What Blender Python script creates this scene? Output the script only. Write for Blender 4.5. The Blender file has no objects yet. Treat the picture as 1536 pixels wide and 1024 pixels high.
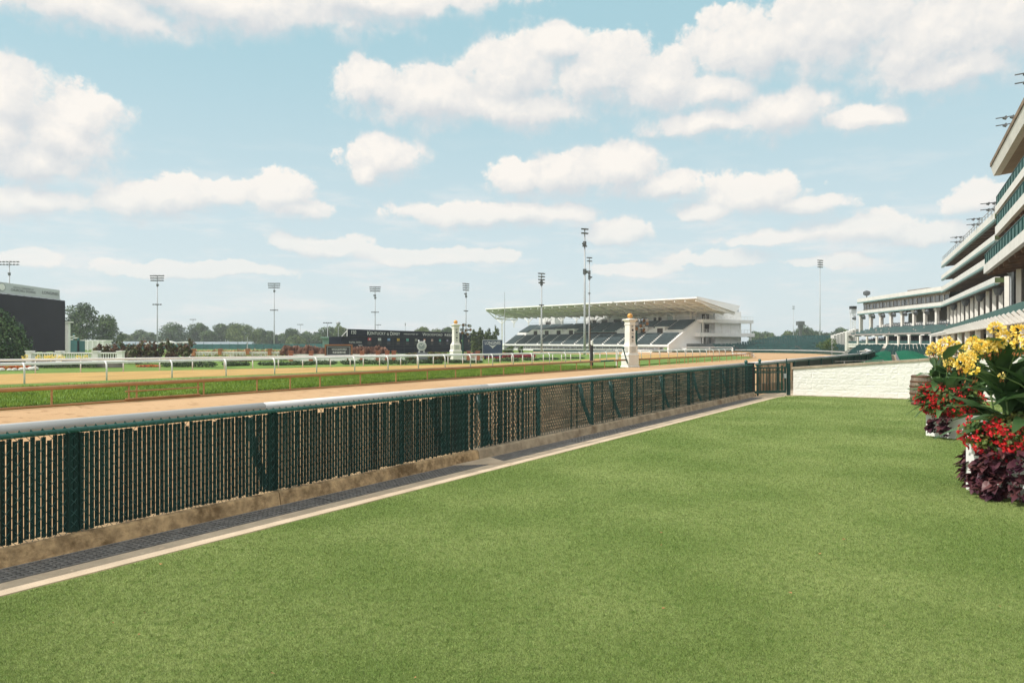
import bpy, math, random
import numpy as np
from mathutils import Vector, Matrix, noise as mnoise
R = math.radians
rng = np.random.default_rng(7)
random.seed(7)
scene = bpy.context.scene
COL = scene.collection
F, CX, HZ, EYE = 1100.0, 768.0, 513.0, 1.85
GZ = -0.5                      # level of the track and infield
# ------------------------------------------------------------------ helpers
def P(px, py, Y): return Vector(((px - CX) / F * Y, Y, EYE - (py - HZ) / F * Y))
def G(px, py, z=GZ):
    Y = F * (EYE - z) / (py - HZ)
    return Vector(((px - CX) / F * Y, Y, z))
def PX(px, Y, z=GZ): return Vector(((px - CX) / F * Y, Y, z))
TH = math.atan(722 / 1100.0)
dF = Vector((math.sin(TH), math.cos(TH), 0)); nF = Vector((-math.cos(TH), math.sin(TH), 0))
def SD(s, D, z=0.0): 
    v = dF * s + nF * D; v.z = z; return v
def s_at(px, D): return F * D / math.cos(TH) ** 2 / (1490 - px) - D * math.tan(TH)

def tag(o, label=None, cat=None, group=None, kind=None):
    if label: o['label'] = label
    if cat: o['category'] = cat
    if group: o['group'] = group
    if kind: o['kind'] = kind
    return o
def thing(name, label, cat, loc, group=None):
    o = bpy.data.objects.new(name, None); COL.objects.link(o); o.location = Vector(loc)
    o.empty_display_size = 0.2
    return tag(o, label, cat, group)
def base_of(o):
    v = Vector((0, 0, 0))
    while o is not None: v = v + o.location; o = o.parent
    return v
def link(name, me, parent=None, loc=None):
    o = bpy.data.objects.new(name, me); COL.objects.link(o)
    if parent is not None: o.parent = parent
    if loc is not None: o.location = loc
    return o
def copy_tree(o, parent=None):
    c = o.copy(); COL.objects.link(c); c.parent = parent
    for ch in o.children: copy_tree(ch, c)
    return c
class MB:
    def __init__(s): s.v = []; s.f = []
    def add(s, vs, fs):
        b = len(s.v); s.v += [tuple(x) for x in vs]; s.f += [tuple(i + b for i in f) for f in fs]; return s
    def quad(s, a, b, c, d): return s.add([a, b, c, d], [(0, 1, 2, 3)])
    def hexa(s, p): # 8 points, bottom 0-3 ccw, top 4-7
        return s.add(p, [(3, 2, 1, 0), (4, 5, 6, 7), (0, 1, 5, 4), (1, 2, 6, 5), (2, 3, 7, 6), (3, 0, 4, 7)])
    def box(s, c, size, rz=0.0, tilt=0.0):
        c = Vector(c); hx, hy, hz = [k / 2 for k in size]
        M = Matrix.Rotation(rz, 3, 'Z') @ Matrix.Rotation(tilt, 3, 'X')
        p = [c + M @ Vector(q) for q in ((-hx, -hy, -hz), (hx, -hy, -hz), (hx, hy, -hz), (-hx, hy, -hz), (-hx, -hy, hz), (hx, -hy, hz), (hx, hy, hz), (-hx, hy, hz))]
        return s.hexa(p)
    def bar(s, a, b, w, h, up=(0, 0, 1)):
        a, b = Vector(a), Vector(b); t = (b - a).normalized(); u = Vector(up)
        r = t.cross(u)
        if r.length < 1e-4: r = t.cross(Vector((0, 1, 0)))
        r.normalize(); u = r.cross(t).normalized()
        r = r * (w / 2); u = u * (h / 2)
        return s.hexa([a - r - u, a + r - u, b + r - u, b - r - u, a - r + u, a + r + u, b + r + u, b - r + u])
    def tube(s, pts, rad, n=8, caps=True):
        pts = [Vector(p) for p in pts]; m = len(pts)
        if not hasattr(rad, '__len__'): rad = [rad] * m
        vs = []; prev = None
        for i, p in enumerate(pts):
            t = (pts[min(i + 1, m - 1)] - pts[max(i - 1, 0)]).normalized()
            if prev is None:
                r = t.cross(Vector((0, 0, 1)))
                if r.length < 1e-3: r = Vector((1, 0, 0))
            else:
                r = prev - t * prev.dot(t)
            r.normalize(); prev = r; u = t.cross(r)
            for k in range(n):
                a = 2 * math.pi * k / n
                vs.append(p + (r * math.cos(a) + u * math.sin(a)) * rad[i])
        fs = [(i * n + k, i * n + (k + 1) % n, (i + 1) * n + (k + 1) % n, (i + 1) * n + k) for i in range(m - 1) for k in range(n)]
        if caps: fs += [tuple(range(n - 1, -1, -1)), tuple((m - 1) * n + k for k in range(n))]
        return s.add(vs, fs)
    def lathe(s, c, prof, n=20, rz=0.0):
        c = Vector(c); vs = []
        for r, z in prof:
            for k in range(n):
                a = 2 * math.pi * k / n + rz
                vs.append((c.x + r * math.cos(a), c.y + r * math.sin(a), c.z + z))
        m = len(prof)
        fs = [(i * n + k, i * n + (k + 1) % n, (i + 1) * n + (k + 1) % n, (i + 1) * n + k) for i in range(m - 1) for k in range(n)]
        fs += [tuple(range(n - 1, -1, -1)), tuple((m - 1) * n + k for k in range(n))]
        return s.add(vs, fs)
    def prism(s, poly, z0, z1):
        n = len(poly)
        z0s = z0 if hasattr(z0, '__len__') else [z0] * n; z1s = z1 if hasattr(z1, '__len__') else [z1] * n
        vs = [(p[0], p[1], z0s[i]) for i, p in enumerate(poly)] + [(p[0], p[1], z1s[i]) for i, p in enumerate(poly)]
        return s.add(vs, [tuple(range(n - 1, -1, -1)), tuple(range(n, 2 * n))] + [(i, (i + 1) % n, n + (i + 1) % n, n + i) for i in range(n)])
    def sweep(s, line, prof):
        """closed profile of (offset to the right, z) run along a plan polyline"""
        line = [Vector((p[0], p[1], 0)) for p in line]; m = len(line); n = len(prof); vs = []
        for i, p in enumerate(line):
            a = (line[i] - line[i - 1]).normalized() if i else None
            b = (line[i + 1] - line[i]).normalized() if i < m - 1 else None
            if a is None: a = b
            if b is None: b = a
            ra = Vector((a.y, -a.x, 0)); rb = Vector((b.y, -b.x, 0)); r = (ra + rb)
            r = r / (1 + ra.dot(rb))
            for o, z in prof: vs.append((p.x + r.x * o, p.y + r.y * o, z))
        fs = [(i * n + k, i * n + (k + 1) % n, (i + 1) * n + (k + 1) % n, (i + 1) * n + k) for i in range(m - 1) for k in range(n)]
        fs += [tuple(range(n - 1, -1, -1)), tuple((m - 1) * n + k for k in range(n))]
        return s.add(vs, fs)
    def build(s, name, mat, parent=None, loc=None, smooth=False):
        off = base_of(parent) if parent is not None else (Vector(loc) if loc is not None else Vector((0, 0, 0)))
        me = bpy.data.meshes.new(name)
        me.from_pydata([(x - off.x, y - off.y, z - off.z) for x, y, z in s.v], [], s.f)
        if smooth: me.polygons.foreach_set('use_smooth', [True] * len(me.polygons))
        me.materials.append(mat); me.update()
        return link(name, me, parent, None if parent is not None else off)
def npmesh(name, verts, k, mat, parent=None, loc=(0, 0, 0)):
    """verts (n,k,3): n separate k-gons"""
    n = verts.shape[0]; off = base_of(parent) if parent is not None else Vector(loc)
    me = bpy.data.meshes.new(name)
    me.vertices.add(n * k); me.loops.add(n * k); me.polygons.add(n)
    v = (verts.reshape(-1, 3) - np.array(off)).astype(np.float32)
    me.vertices.foreach_set('co', v.ravel())
    me.loops.foreach_set('vertex_index', np.arange(n * k, dtype=np.int32))
    me.polygons.foreach_set('loop_start', np.arange(0, n * k, k, dtype=np.int32))
    me.materials.append(mat); me.update(calc_edges=True)
    return link(name, me, parent, None if parent is not None else off)
def resample(line, step):
    line = [Vector(p) for p in line]; out = [line[0].copy()]
    for a, b in zip(line, line[1:]):
        n = max(1, int(round((b - a).length / step)))
        out += [a.lerp(b, (i + 1) / n) for i in range(n)]
    return out
# ------------------------------------------------------------------ materials
def newmat(name):
    m = bpy.data.materials.new(name); m.use_nodes = True; nt = m.node_tree; nt.nodes.clear()
    out = nt.nodes.new('ShaderNodeOutputMaterial'); return m, nt, out
def nd(nt, typ, **kw):
    n = nt.nodes.new(typ)
    for k, v in kw.items():
        if hasattr(n, k): setattr(n, k, v)
    return n
def rgb(c): return (c[0], c[1], c[2], 1)
def mathn(nt, op, a, b=None, clamp=False, c=None):
    n = nt.nodes.new('ShaderNodeMath'); n.operation = op; n.use_clamp = clamp
    for i, x in enumerate((a, b, c)):
        if x is None: continue
        if isinstance(x, (int, float)): n.inputs[i].default_value = x
        else: nt.links.new(x, n.inputs[i])
    return n.outputs[0]
def mixc(nt, fac, a, b, typ='MIX'):
    n = nt.nodes.new('ShaderNodeMix'); n.data_type = 'RGBA'; n.blend_type = typ
    for i, x in ((0, fac), (6, a), (7, b)):
        if isinstance(x, (int, float)): n.inputs[i].default_value = x
        elif isinstance(x, tuple): n.inputs[i].default_value = rgb(x)
        else: nt.links.new(x, n.inputs[i])
    return n.outputs[2]
def noisen(nt, vec, scale, detail=4, rough=.55):
    n = nt.nodes.new('ShaderNodeTexNoise'); n.inputs['Scale'].default_value = scale
    n.inputs['Detail'].default_value = detail; n.inputs['Roughness'].default_value = rough
    if vec is not None: nt.links.new(vec, n.inputs['Vector'])
    return n
def ramp(nt, fac, lo, hi):
    n = nt.nodes.new('ShaderNodeMapRange'); n.inputs[1].default_value = lo; n.inputs[2].default_value = hi
    n.interpolation_type = 'SMOOTHSTEP'
    nt.links.new(fac, n.inputs[0]); return n.outputs[0]
def coords(nt, rotz=0.0, scale=(1, 1, 1)):
    tc = nt.nodes.new('ShaderNodeNewGeometry')          # true place in the world: texture stays put on the thing
    mp = nt.nodes.new('ShaderNodeMapping'); mp.inputs['Rotation'].default_value = (0, 0, rotz)
    nt.links.new(tc.outputs['Position'], mp.inputs['Vector'])
    m2 = nt.nodes.new('ShaderNodeMapping'); m2.inputs['Scale'].default_value = scale; nt.links.new(mp.outputs[0], m2.inputs['Vector']); return m2.outputs[0]
def M(name, col, rough=.7, var=.15, scale=2.0, bump=0.0, bscale=30.0, metal=0.0, col2=None, k2=(.5, .7), rotz=0.0, stretch=(1, 1, 1), spec=.4, island=0.0):
    m, nt, out = newmat(name)
    b = nd(nt, 'ShaderNodeBsdfPrincipled'); b.inputs['Roughness'].default_value = rough; b.inputs['Metallic'].default_value = metal
    b.inputs['Specular IOR Level'].default_value = spec
    nt.links.new(b.outputs[0], out.inputs[0])
    vec = coords(nt, rotz, stretch)
    nz = noisen(nt, vec, scale, 5)
    lo = tuple(c * (1 - var) for c in col); hi = tuple(min(1, c * (1 + var)) for c in col)
    c = mixc(nt, ramp(nt, nz.outputs[0], .3, .7), lo, hi)
    if col2 is not None:
        nz2 = noisen(nt, vec, scale * .37, 6, .65)
        c = mixc(nt, ramp(nt, nz2.outputs[0], *k2), c, col2)
    if island:
        g = nd(nt, 'ShaderNodeNewGeometry')
        k = mathn(nt, 'MULTIPLY_ADD', g.outputs['Random Per Island'], 2 * island, c=1 - island)
        cb = nd(nt, 'ShaderNodeVectorMath', operation='SCALE'); nt.links.new(c, cb.inputs[0]); nt.links.new(k, cb.inputs['Scale']); c = cb.outputs[0]
    nt.links.new(c, b.inputs['Base Color'])
    if bump:
        nb = noisen(nt, vec, bscale, 6, .6)
        bp = nd(nt, 'ShaderNodeBump'); bp.inputs['Strength'].default_value = min(1, bump); bp.inputs['Distance'].default_value = .03
        nt.links.new(nb.outputs[0], bp.inputs['Height']); nt.links.new(bp.outputs[0], b.inputs['Normal'])
    return m
def LEAF(name, col, col2, trans=.3, rough=.55, island=.35, clump=.6, spec=.3):
    m, nt, out = newmat(name)
    vec = coords(nt); nz = noisen(nt, vec, clump, 3)
    g = nd(nt, 'ShaderNodeNewGeometry')
    f = mathn(nt, 'ADD', ramp(nt, nz.outputs[0], .35, .68), mathn(nt, 'MULTIPLY_ADD', g.outputs['Random Per Island'], .5, c=-.25), True)
    c = mixc(nt, f, col, col2)
    k = mathn(nt, 'MULTIPLY_ADD', g.outputs['Random Per Island'], 2 * island, c=1 - island)
    cb = nd(nt, 'ShaderNodeVectorMath', operation='SCALE'); nt.links.new(c, cb.inputs[0]); nt.links.new(k, cb.inputs['Scale']); c = cb.outputs[0]
    b = nd(nt, 'ShaderNodeBsdfPrincipled'); b.inputs['Roughness'].default_value = rough; b.inputs['Specular IOR Level'].default_value = spec
    nt.links.new(c, b.inputs['Base Color'])
    t = nd(nt, 'ShaderNodeBsdfTranslucent'); nt.links.new(c, t.inputs[0])
    mx = nd(nt, 'ShaderNodeMixShader'); mx.inputs[0].default_value = trans
    nt.links.new(b.outputs[0], mx.inputs[1]); nt.links.new(t.outputs[0], mx.inputs[2]); nt.links.new(mx.outputs[0], out.inputs[0])
    return m
def GLASS(name, col, rough=.08):
    return M(name, col, rough, .2, .4, spec=.8)

m_white = M('white_paint', (.78, .78, .77), .5, .05, 1.5)
m_white_far = M('white_cladding', (.80, .80, .80), .6, .04, .4)
m_cream = M('cream_concrete', (.72, .71, .68), .8, .1, .6)
m_pillar = M('weathered_white_paint', (.74, .72, .67), .6, .06, 1.2, bump=.15, bscale=8)
m_gold = M('gold_ball', (.60, .30, .075), .35, .1, 3, metal=.25)
m_green = M('fence_green', (.007, .050, .045), .45, .12, 6)
m_green2 = M('seat_green', (.018, .075, .072), .55, .3, 1.2)
m_green3 = M('rail_green', (.010, .085, .072), .45, .15, 3)
m_slat = M('slat_green', (.0035, .022, .020), .6, .15, 12, island=.3, spec=.2)
m_slat_b = M('slat_brown', (.135, .105, .072), .8, .2, 9, island=.35, spec=.1)
m_wire = M('wire_green', (.008, .060, .053), .4, .1, 9)
m_black = M('black_paint', (.012, .012, .014), .5, .2, 2)
m_steel = M('galvanised_steel', (.36, .38, .40), .5, .1, 4, metal=.3)
m_steel_dark = M('dark_steel', (.10, .11, .115), .5, .2, 3, metal=.3)
m_rail_w = M('rail_white', (.74, .74, .75), .35, .04, 2, bump=.03, bscale=3)
m_rail_grey = M('rail_grey', (.58, .58, .58), .42, .08, 1.0, stretch=(1, 1, 6), col2=(.55, .54, .52), k2=(.55, .8))
m_rail_tan = M('rail_tan', (.36, .19, .075), .5, .12, 1.5)
m_dirt = None
m_brick = M('brick', (.36, .12, .07), .8, .25, 14)
m_navy = M('navy_board', (.009, .012, .024), .8, .12, .6, spec=.08)
m_navy2 = M('blue_board', (.035, .055, .105), .5, .08, .8)
m_screen = M('screen_black', (.008, .008, .014), .8, .15, .5, spec=.08)
m_textw = M('white_lettering', (.72, .72, .72), .6, .03, 1)
m_textg = M('grey_lettering', (.045, .048, .065), .6, .03, 1)
m_banner = M('banner_grey', (.50, .53, .57), .6, .03, .5)
m_seat = M('slate_seats', (.072, .105, .115), .6, .18, .9)
m_conc = M('concrete', (.40, .36, .31), .85, .15, 3, bump=.25, bscale=40, col2=(.27, .23, .19), k2=(.5, .75))
m_curb = M('stained_curb', (.40, .275, .15), .9, .35, 9, bump=.6, bscale=30, col2=(.15, .095, .045), k2=(.46, .66))
m_strip = M('pale_concrete', (.56, .45, .33), .85, .12, 3, bump=.3, bscale=45, col2=(.46, .35, .245), k2=(.5, .8))
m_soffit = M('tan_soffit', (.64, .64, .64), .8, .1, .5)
m_brown = M('brown_timber', (.20, .105, .045), .8, .3, 1.5)
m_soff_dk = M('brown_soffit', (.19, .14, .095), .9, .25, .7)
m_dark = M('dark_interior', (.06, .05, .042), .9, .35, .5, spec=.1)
m_trunk = M('bark', (.075, .055, .04), .9, .3, 3)
m_tarp = M('green_tarp', (.003, .105, .055), .9, .12, .8, bump=.15, bscale=3, spec=.08)
m_barrel = M('barrel_oak', (.21, .165, .125), .75, .3, 7, stretch=(1, 1, .15), bump=.3, bscale=20)
m_hoop = M('barrel_hoop', (.13, .062, .036), .55, .25, 10, metal=.4)
m_grate = M('grate_grey', (.21, .205, .20), .55, .2, 8, metal=.2)
m_block = M('white_block', (.80, .785, .755), .75, .03, 2, bump=.5, bscale=20)
m_cap = M('tan_cap', (.36, .30, .225), .85, .2, 3, bump=.4, bscale=12)
m_teal = M('teal_sheet', (.02, .12, .125), .6, .2, .3)
m_barnroof = M('grey_roof', (.22, .27, .30), .6, .08, .3)
m_rock = M('white_rock', (.62, .61, .58), .85, .1, 3, bump=.4, bscale=8)
m_glassd = GLASS('dark_glass', (.10, .105, .11))
m_glassl = GLASS('grey_glass', (.21, .22, .23))
m_pinkflower = LEAF('pink_bed', (.42, .05, .08), (.30, .02, .05), .1, clump=1.5)
m_redflower = LEAF('red_blossom', (.84, .050, .045), (.76, .045, .085), .25, clump=5, island=.2)
m_yelflower = LEAF('yellow_petal', (.93, .67, .085), (.95, .80, .33), .3, clump=9, island=.15)
m_wilt = LEAF('wilted_petal', (.40, .16, .05), (.26, .09, .03), .2, clump=9)
m_orangebed = LEAF('orange_bed', (.55, .20, .03), (.5, .05, .03), .1, clump=1.2)
m_yelbed = LEAF('yellow_green_bed', (.26, .26, .03), (.09, .15, .03), .1, clump=1.5)
m_tanbed = LEAF('tan_grass_plumes', (.46, .30, .14), (.34, .20, .09), .1, clump=1.0)
m_redplant = LEAF('dark_red_leaves', (.13, .060, .036), (.085, .115, .038), .15, clump=.9)
m_redgrass = LEAF('purple_fountain_grass', (.22, .115, .08), (.44, .27, .21), .15, clump=1.3)
m_hedge = LEAF('hedge_leaf', (.035, .065, .020), (.060, .10, .030), .1, clump=1.3)
m_shrub = LEAF('shrub_leaf', (.05, .10, .02), (.11, .15, .03), .15, clump=1.2)
m_tree = LEAF('tree_leaf', (.026, .064, .020), (.095, .155, .042), .15, clump=.22)
m_tree2 = LEAF('tree_leaf_light', (.065, .11, .026), (.14, .185, .045), .15, clump=.25)
m_poplar = LEAF('poplar_leaf', (.042, .075, .020), (.10, .13, .034), .15, clump=.5)
m_pine = LEAF('evergreen_leaf', (.024, .070, .024), (.075, .135, .036), .1, clump=.9)
m_canna = LEAF('canna_leaf', (.055, .125, .040), (.10, .18, .070), .28, rough=.42, clump=3, island=.3, spec=.42)
m_stem = M('canna_stem', (.10, .16, .05), .6, .2, 8)
m_beg = LEAF('begonia_leaf', (.075, .16, .028), (.17, .14, .035), .25, clump=5, spec=.4)
m_vine = LEAF('purple_vine_leaf', (.060, .018, .034), (.115, .040, .040), .12, clump=5, rough=.45, spec=.42)
m_bluelamp = M('lamp_grey', (.16, .18, .20), .5, .2, 2, metal=.2)
# ------------------------------------------------------------------ camera, sky, sun
cam_d = bpy.data.cameras.new('camera'); cam = bpy.data.objects.new('camera', cam_d); COL.objects.link(cam)
cam.location = (0, 0, EYE); cam.rotation_euler = (R(90), 0, 0)
cam_d.sensor_width = 36; cam_d.lens = 36 * F / 1536; cam_d.shift_y = 1 / 1536; cam_d.clip_end = 6000; cam_d.clip_start = .05
scene.camera = cam
scene.view_settings.view_transform = 'Standard'; scene.view_settings.look = 'None'; scene.view_settings.gamma = 1; scene.view_settings.exposure = 0.17
SUN_EL = R(48); sh = Vector((-.975, -.22, 0)).normalized()
sund = Vector((sh.x * math.cos(SUN_EL), sh.y * math.cos(SUN_EL), math.sin(SUN_EL)))
sl = bpy.data.lights.new('sun', 'SUN'); sl.energy = 3.7; sl.angle = R(.5); sl.color = (1, .945, .86)
so = bpy.data.objects.new('sun', sl); COL.objects.link(so); so.rotation_euler = sund.to_track_quat('Z', 'Y').to_euler()
so.location = (0, 0, 60)

CLOUDS = [ # px x, y, rx, ry of lobes, as seen from where the photograph was taken
 (100,8,190,34),(330,-5,260,38),(560,-6,170,26),
 (15,150,60,52),(95,205,78,52),(50,238,110,34),(0,195,70,80),(120,175,40,34),
 (60,298,80,24),(5,303,70,28),
 (190,298,47,26),(262,293,58,25),(335,292,42,15),(422,298,38,26),(440,318,45,14),
 (45,389,36,12),(290,407,110,10),
 (580,244,52,28),(547,258,25,18),
 (552,128,40,30),(640,150,92,38),(775,112,74,52),(900,112,88,46),(770,160,130,30),(995,125,60,40),(830,70,50,26),
 (1062,135,62,26),(1055,184,72,19),(1175,168,66,30),(1290,176,70,16),
 (1135,70,88,45),(1250,45,120,58),(1400,60,130,58),(1510,30,80,62),(1430,105,100,32),
 (778,268,38,24),(850,262,58,32),(928,254,58,30),(1000,276,44,17),
 (1132,296,72,26),(1205,308,52,15),(1060,315,50,12),
 (740,324,112,18),(930,346,42,18),(850,318,48,13),
 (1160,355,72,9),(1290,344,80,20),(1390,350,62,17),(1470,298,42,20),
 (480,370,60,12),(650,386,110,10),(1070,386,60,11),(960,402,60,8),(1260,392,60,7),
 (-150,120,110,70),(-220,260,140,40),(1700,120,110,60),(1750,260,140,40)]
def build_world():
    w = bpy.data.worlds.new('World'); scene.world = w; w.use_nodes = True
    nt = w.node_tree; nt.nodes.clear(); L = nt.links.new
    out = nd(nt, 'ShaderNodeOutputWorld'); bg = nd(nt, 'ShaderNodeBackground'); bg.inputs[1].default_value = 0.1
    L(bg.outputs[0], out.inputs[0])
    sky = nd(nt, 'ShaderNodeTexSky'); sky.sky_type = 'NISHITA'; sky.sun_disc = False
    sky.sun_elevation = SUN_EL; sky.sun_rotation = math.atan2(sh.x, sh.y)
    sky.air_density = 1.0; sky.dust_density = 1.2; sky.ozone_density = 1.0
    tc = nd(nt, 'ShaderNodeTexCoord'); sep = nd(nt, 'ShaderNodeSeparateXYZ'); L(tc.outputs['Generated'], sep.inputs[0])
    az = mathn(nt, 'ARCTAN2', sep.outputs[0], sep.outputs[1]); el = mathn(nt, 'ARCSINE', sep.outputs[2])
    cb = nd(nt, 'ShaderNodeCombineXYZ'); L(az, cb.inputs[0]); L(el, cb.inputs[1])
    def warp(scale, amp, detail, src):
        n = noisen(nt, tc.outputs['Generated'], scale, detail, .6)
        v = nd(nt, 'ShaderNodeVectorMath', operation='SUBTRACT'); L(n.outputs['Color'], v.inputs[0]); v.inputs[1].default_value = (.5, .5, .5)
        s = nd(nt, 'ShaderNodeVectorMath', operation='MULTIPLY'); L(v.outputs[0], s.inputs[0]); s.inputs[1].default_value = (amp, amp * .8, 0)
        a = nd(nt, 'ShaderNodeVectorMath', operation='ADD'); L(src, a.inputs[0]); L(s.outputs[0], a.inputs[1]); return a.outputs[0]
    p = warp(9, .045, 2, cb.outputs[0]); p = warp(40, .018, 8, p)
    def field(src):
        cur = None
        for (x, y, rx, ry) in CLOUDS:
            a = math.atan((x - CX) / F); e = math.atan((HZ - y) / F * math.cos(a))
            ra = rx / F * math.cos(a) ** 2; re = ry / F * math.cos(a) * math.cos(e)
            ma = nd(nt, 'ShaderNodeVectorMath', operation='MULTIPLY_ADD'); L(src, ma.inputs[0])
            ma.inputs[1].default_value = (1 / ra, 1 / re, 0); ma.inputs[2].default_value = (-a / ra, -e / re, 0)
            ln = nd(nt, 'ShaderNodeVectorMath', operation='LENGTH'); L(ma.outputs[0], ln.inputs[0])
            cur = ln.outputs['Value'] if cur is None else mathn(nt, 'SMOOTH_MIN', cur, ln.outputs['Value'], c=.25)
        return cur
    f0 = field(p)
    off = nd(nt, 'ShaderNodeVectorMath', operation='ADD'); L(p, off.inputs[0]); off.inputs[1].default_value = (-.010, .020, 0)
    f1 = field(off.outputs[0])
    nz = noisen(nt, tc.outputs['Generated'], 24, 10, .58)
    nz2 = noisen(nt, tc.outputs['Generated'], 10, 5, .6)
    wn = noisen(nt, tc.outputs['Generated'], 60, 3, .6)
    def vor(src):                                              # rounded billows
        a = nd(nt, 'ShaderNodeVectorMath', operation='MULTIPLY_ADD'); L(wn.outputs['Color'], a.inputs[0]); a.inputs[1].default_value = (.02, .02, .02); L(src, a.inputs[2])
        v = nd(nt, 'ShaderNodeTexVoronoi'); v.feature = 'F1'; v.inputs['Scale'].default_value = 26; v.inputs['Detail'].default_value = 3; v.inputs['Roughness'].default_value = .55; v.inputs['Lacunarity'].default_value = 2.2; pass
        v.normalize = True; L(a.outputs[0], v.inputs['Vector']); return v.outputs['Distance']
    puff = vor(tc.outputs['Generated'])
    dens = mathn(nt, 'SUBTRACT', 1.40, f0)
    dens = mathn(nt, 'ADD', dens, mathn(nt, 'MULTIPLY_ADD', nz.outputs[0], 1.5, c=-.75))
    dens = mathn(nt, 'ADD', dens, mathn(nt, 'MULTIPLY_ADD', nz2.outputs[0], .8, c=-.40))
    dens = mathn(nt, 'ADD', dens, mathn(nt, 'MULTIPLY_ADD', puff, -2.2, c=.85))
    lit = mathn(nt, 'SUBTRACT', f1, f0)                       # >0 towards the sunny upper-left side
    soft = nd(nt, 'ShaderNodeMapRange'); L(lit, soft.inputs[0]); soft.inputs[1].default_value = -.45; soft.inputs[2].default_value = .45
    soft.inputs[3].default_value = 1.25; soft.inputs[4].default_value = .38
    alpha = nd(nt, 'ShaderNodeMapRange', interpolation_type='SMOOTHSTEP'); L(dens, alpha.inputs[0]); alpha.inputs[1].default_value = -.02
    L(soft.outputs[0], alpha.inputs[2])
    fade = nd(nt, 'ShaderNodeMapRange', interpolation_type='SMOOTHSTEP'); L(el, fade.inputs[0])
    fade.inputs[1].default_value = .06; fade.inputs[2].default_value = .24; fade.inputs[3].default_value = .55; fade.inputs[4].default_value = .95
    al = mathn(nt, 'MULTIPLY', alpha.outputs[0], fade.outputs[0])
    # light on the puffs: broad side + small billows
    nb = vor(tc.outputs['Generated'])
    o2 = nd(nt, 'ShaderNodeVectorMath', operation='ADD'); L(tc.outputs['Generated'], o2.inputs[0]); o2.inputs[1].default_value = (-.006, 0, .010)
    nb2 = vor(o2.outputs[0])
    bil = mathn(nt, 'SUBTRACT', nb2, nb)
    lum = mathn(nt, 'ADD', mathn(nt, 'MULTIPLY_ADD', lit, .80, c=.42), mathn(nt, 'MULTIPLY', bil, 1.6))
    lum = mathn(nt, 'ADD', lum, 0.0, True)
    cc = mixc(nt, lum, (6.25, 6.45, 6.65), (9.0, 8.5, 7.9))
    # clear sky: the physical sky, a little hazier and greener than clean air
    hz = nd(nt, 'ShaderNodeMapRange', interpolation_type='SMOOTHSTEP'); L(el, hz.inputs[0]); hz.inputs[1].default_value = -.02; hz.inputs[2].default_value = .46
    hz.inputs[3].default_value = 1; hz.inputs[4].default_value = 0
    tint = mixc(nt, 1.0, sky.outputs[0], (1.0, 1.02, .92), 'MULTIPLY')
    base = mixc(nt, .86, tint, mixc(nt, hz.outputs[0], (3.85, 6.15, 6.85), (6.7, 7.65, 8.0)))
    # thin far banks of cloud low in the sky
    lowv = nd(nt, 'ShaderNodeVectorMath', operation='MULTIPLY'); L(cb.outputs[0], lowv.inputs[0]); lowv.inputs[1].default_value = (5, 22, 1)
    nl = noisen(nt, lowv.outputs[0], 1.6, 8, .6); lb_ = nd(nt, 'ShaderNodeMapRange', interpolation_type='SMOOTHSTEP'); L(el, lb_.inputs[0]); lb_.inputs[1].default_value = .30; lb_.inputs[2].default_value = .10; lb_.inputs[3].default_value = 0; lb_.inputs[4].default_value = .55
    base = mixc(nt, mathn(nt, 'MULTIPLY', ramp(nt, nl.outputs[0], .46, .68), lb_.outputs[0]), base, (8.2, 8.0, 7.8))
    # unseen bright cloud added overhead and behind the view to raise ambient light
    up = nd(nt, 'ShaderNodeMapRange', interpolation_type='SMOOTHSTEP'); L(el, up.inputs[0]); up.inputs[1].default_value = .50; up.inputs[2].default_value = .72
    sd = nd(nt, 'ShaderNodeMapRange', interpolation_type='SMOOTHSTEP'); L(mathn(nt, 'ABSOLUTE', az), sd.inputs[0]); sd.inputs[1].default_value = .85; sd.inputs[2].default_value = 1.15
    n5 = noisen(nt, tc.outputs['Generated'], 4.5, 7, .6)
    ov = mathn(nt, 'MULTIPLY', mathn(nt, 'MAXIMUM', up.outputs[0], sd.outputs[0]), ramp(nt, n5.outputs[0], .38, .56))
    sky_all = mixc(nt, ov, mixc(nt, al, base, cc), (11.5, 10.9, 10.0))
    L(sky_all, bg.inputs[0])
    w.cycles.sampling_method = 'MANUAL'; w.cycles.sample_map_resolution = 512
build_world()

# ------------------------------------------------------------------ ground
def mat_track():
    m, nt, out = newmat('sandy_track'); b = nd(nt, 'ShaderNodeBsdfPrincipled'); b.inputs['Roughness'].default_value = .95; b.inputs['Specular IOR Level'].default_value = .1
    nt.links.new(b.outputs[0], out.inputs[0])
    v = coords(nt, TH, (1.2, 3.2, 1)); n1 = noisen(nt, v, 1.0, 4); n2 = noisen(nt, coords(nt), .08, 4); n3 = noisen(nt, coords(nt), 9, 6, .7)
    c = mixc(nt, ramp(nt, n2.outputs[0], .3, .7), (.43, .275, .15), (.50, .335, .195))
    c = mixc(nt, ramp(nt, n1.outputs[0], .57, .70), c, (.31, .19, .10))
    c = mixc(nt, ramp(nt, n3.outputs[0], .60, .8), c, (.36, .20, .11))
    nt.links.new(c, b.inputs['Base Color'])
    bp = nd(nt, 'ShaderNodeBump'); bp.inputs['Strength'].default_value = .55; bp.inputs['Distance'].default_value = .06
    nt.links.new(mathn(nt, 'ADD', n1.outputs[0], mathn(nt, 'MULTIPLY', n3.outputs[0], .6)), bp.inputs['Height']); nt.links.new(bp.outputs[0], b.inputs['Normal'])
    return m
m_dirt = mat_track()
m_infield = M('infield_grass', (.125, .205, .042), .9, .25, .35, bump=.5, bscale=6, col2=(.17, .22, .06), k2=(.5, .8), spec=.15)
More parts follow.
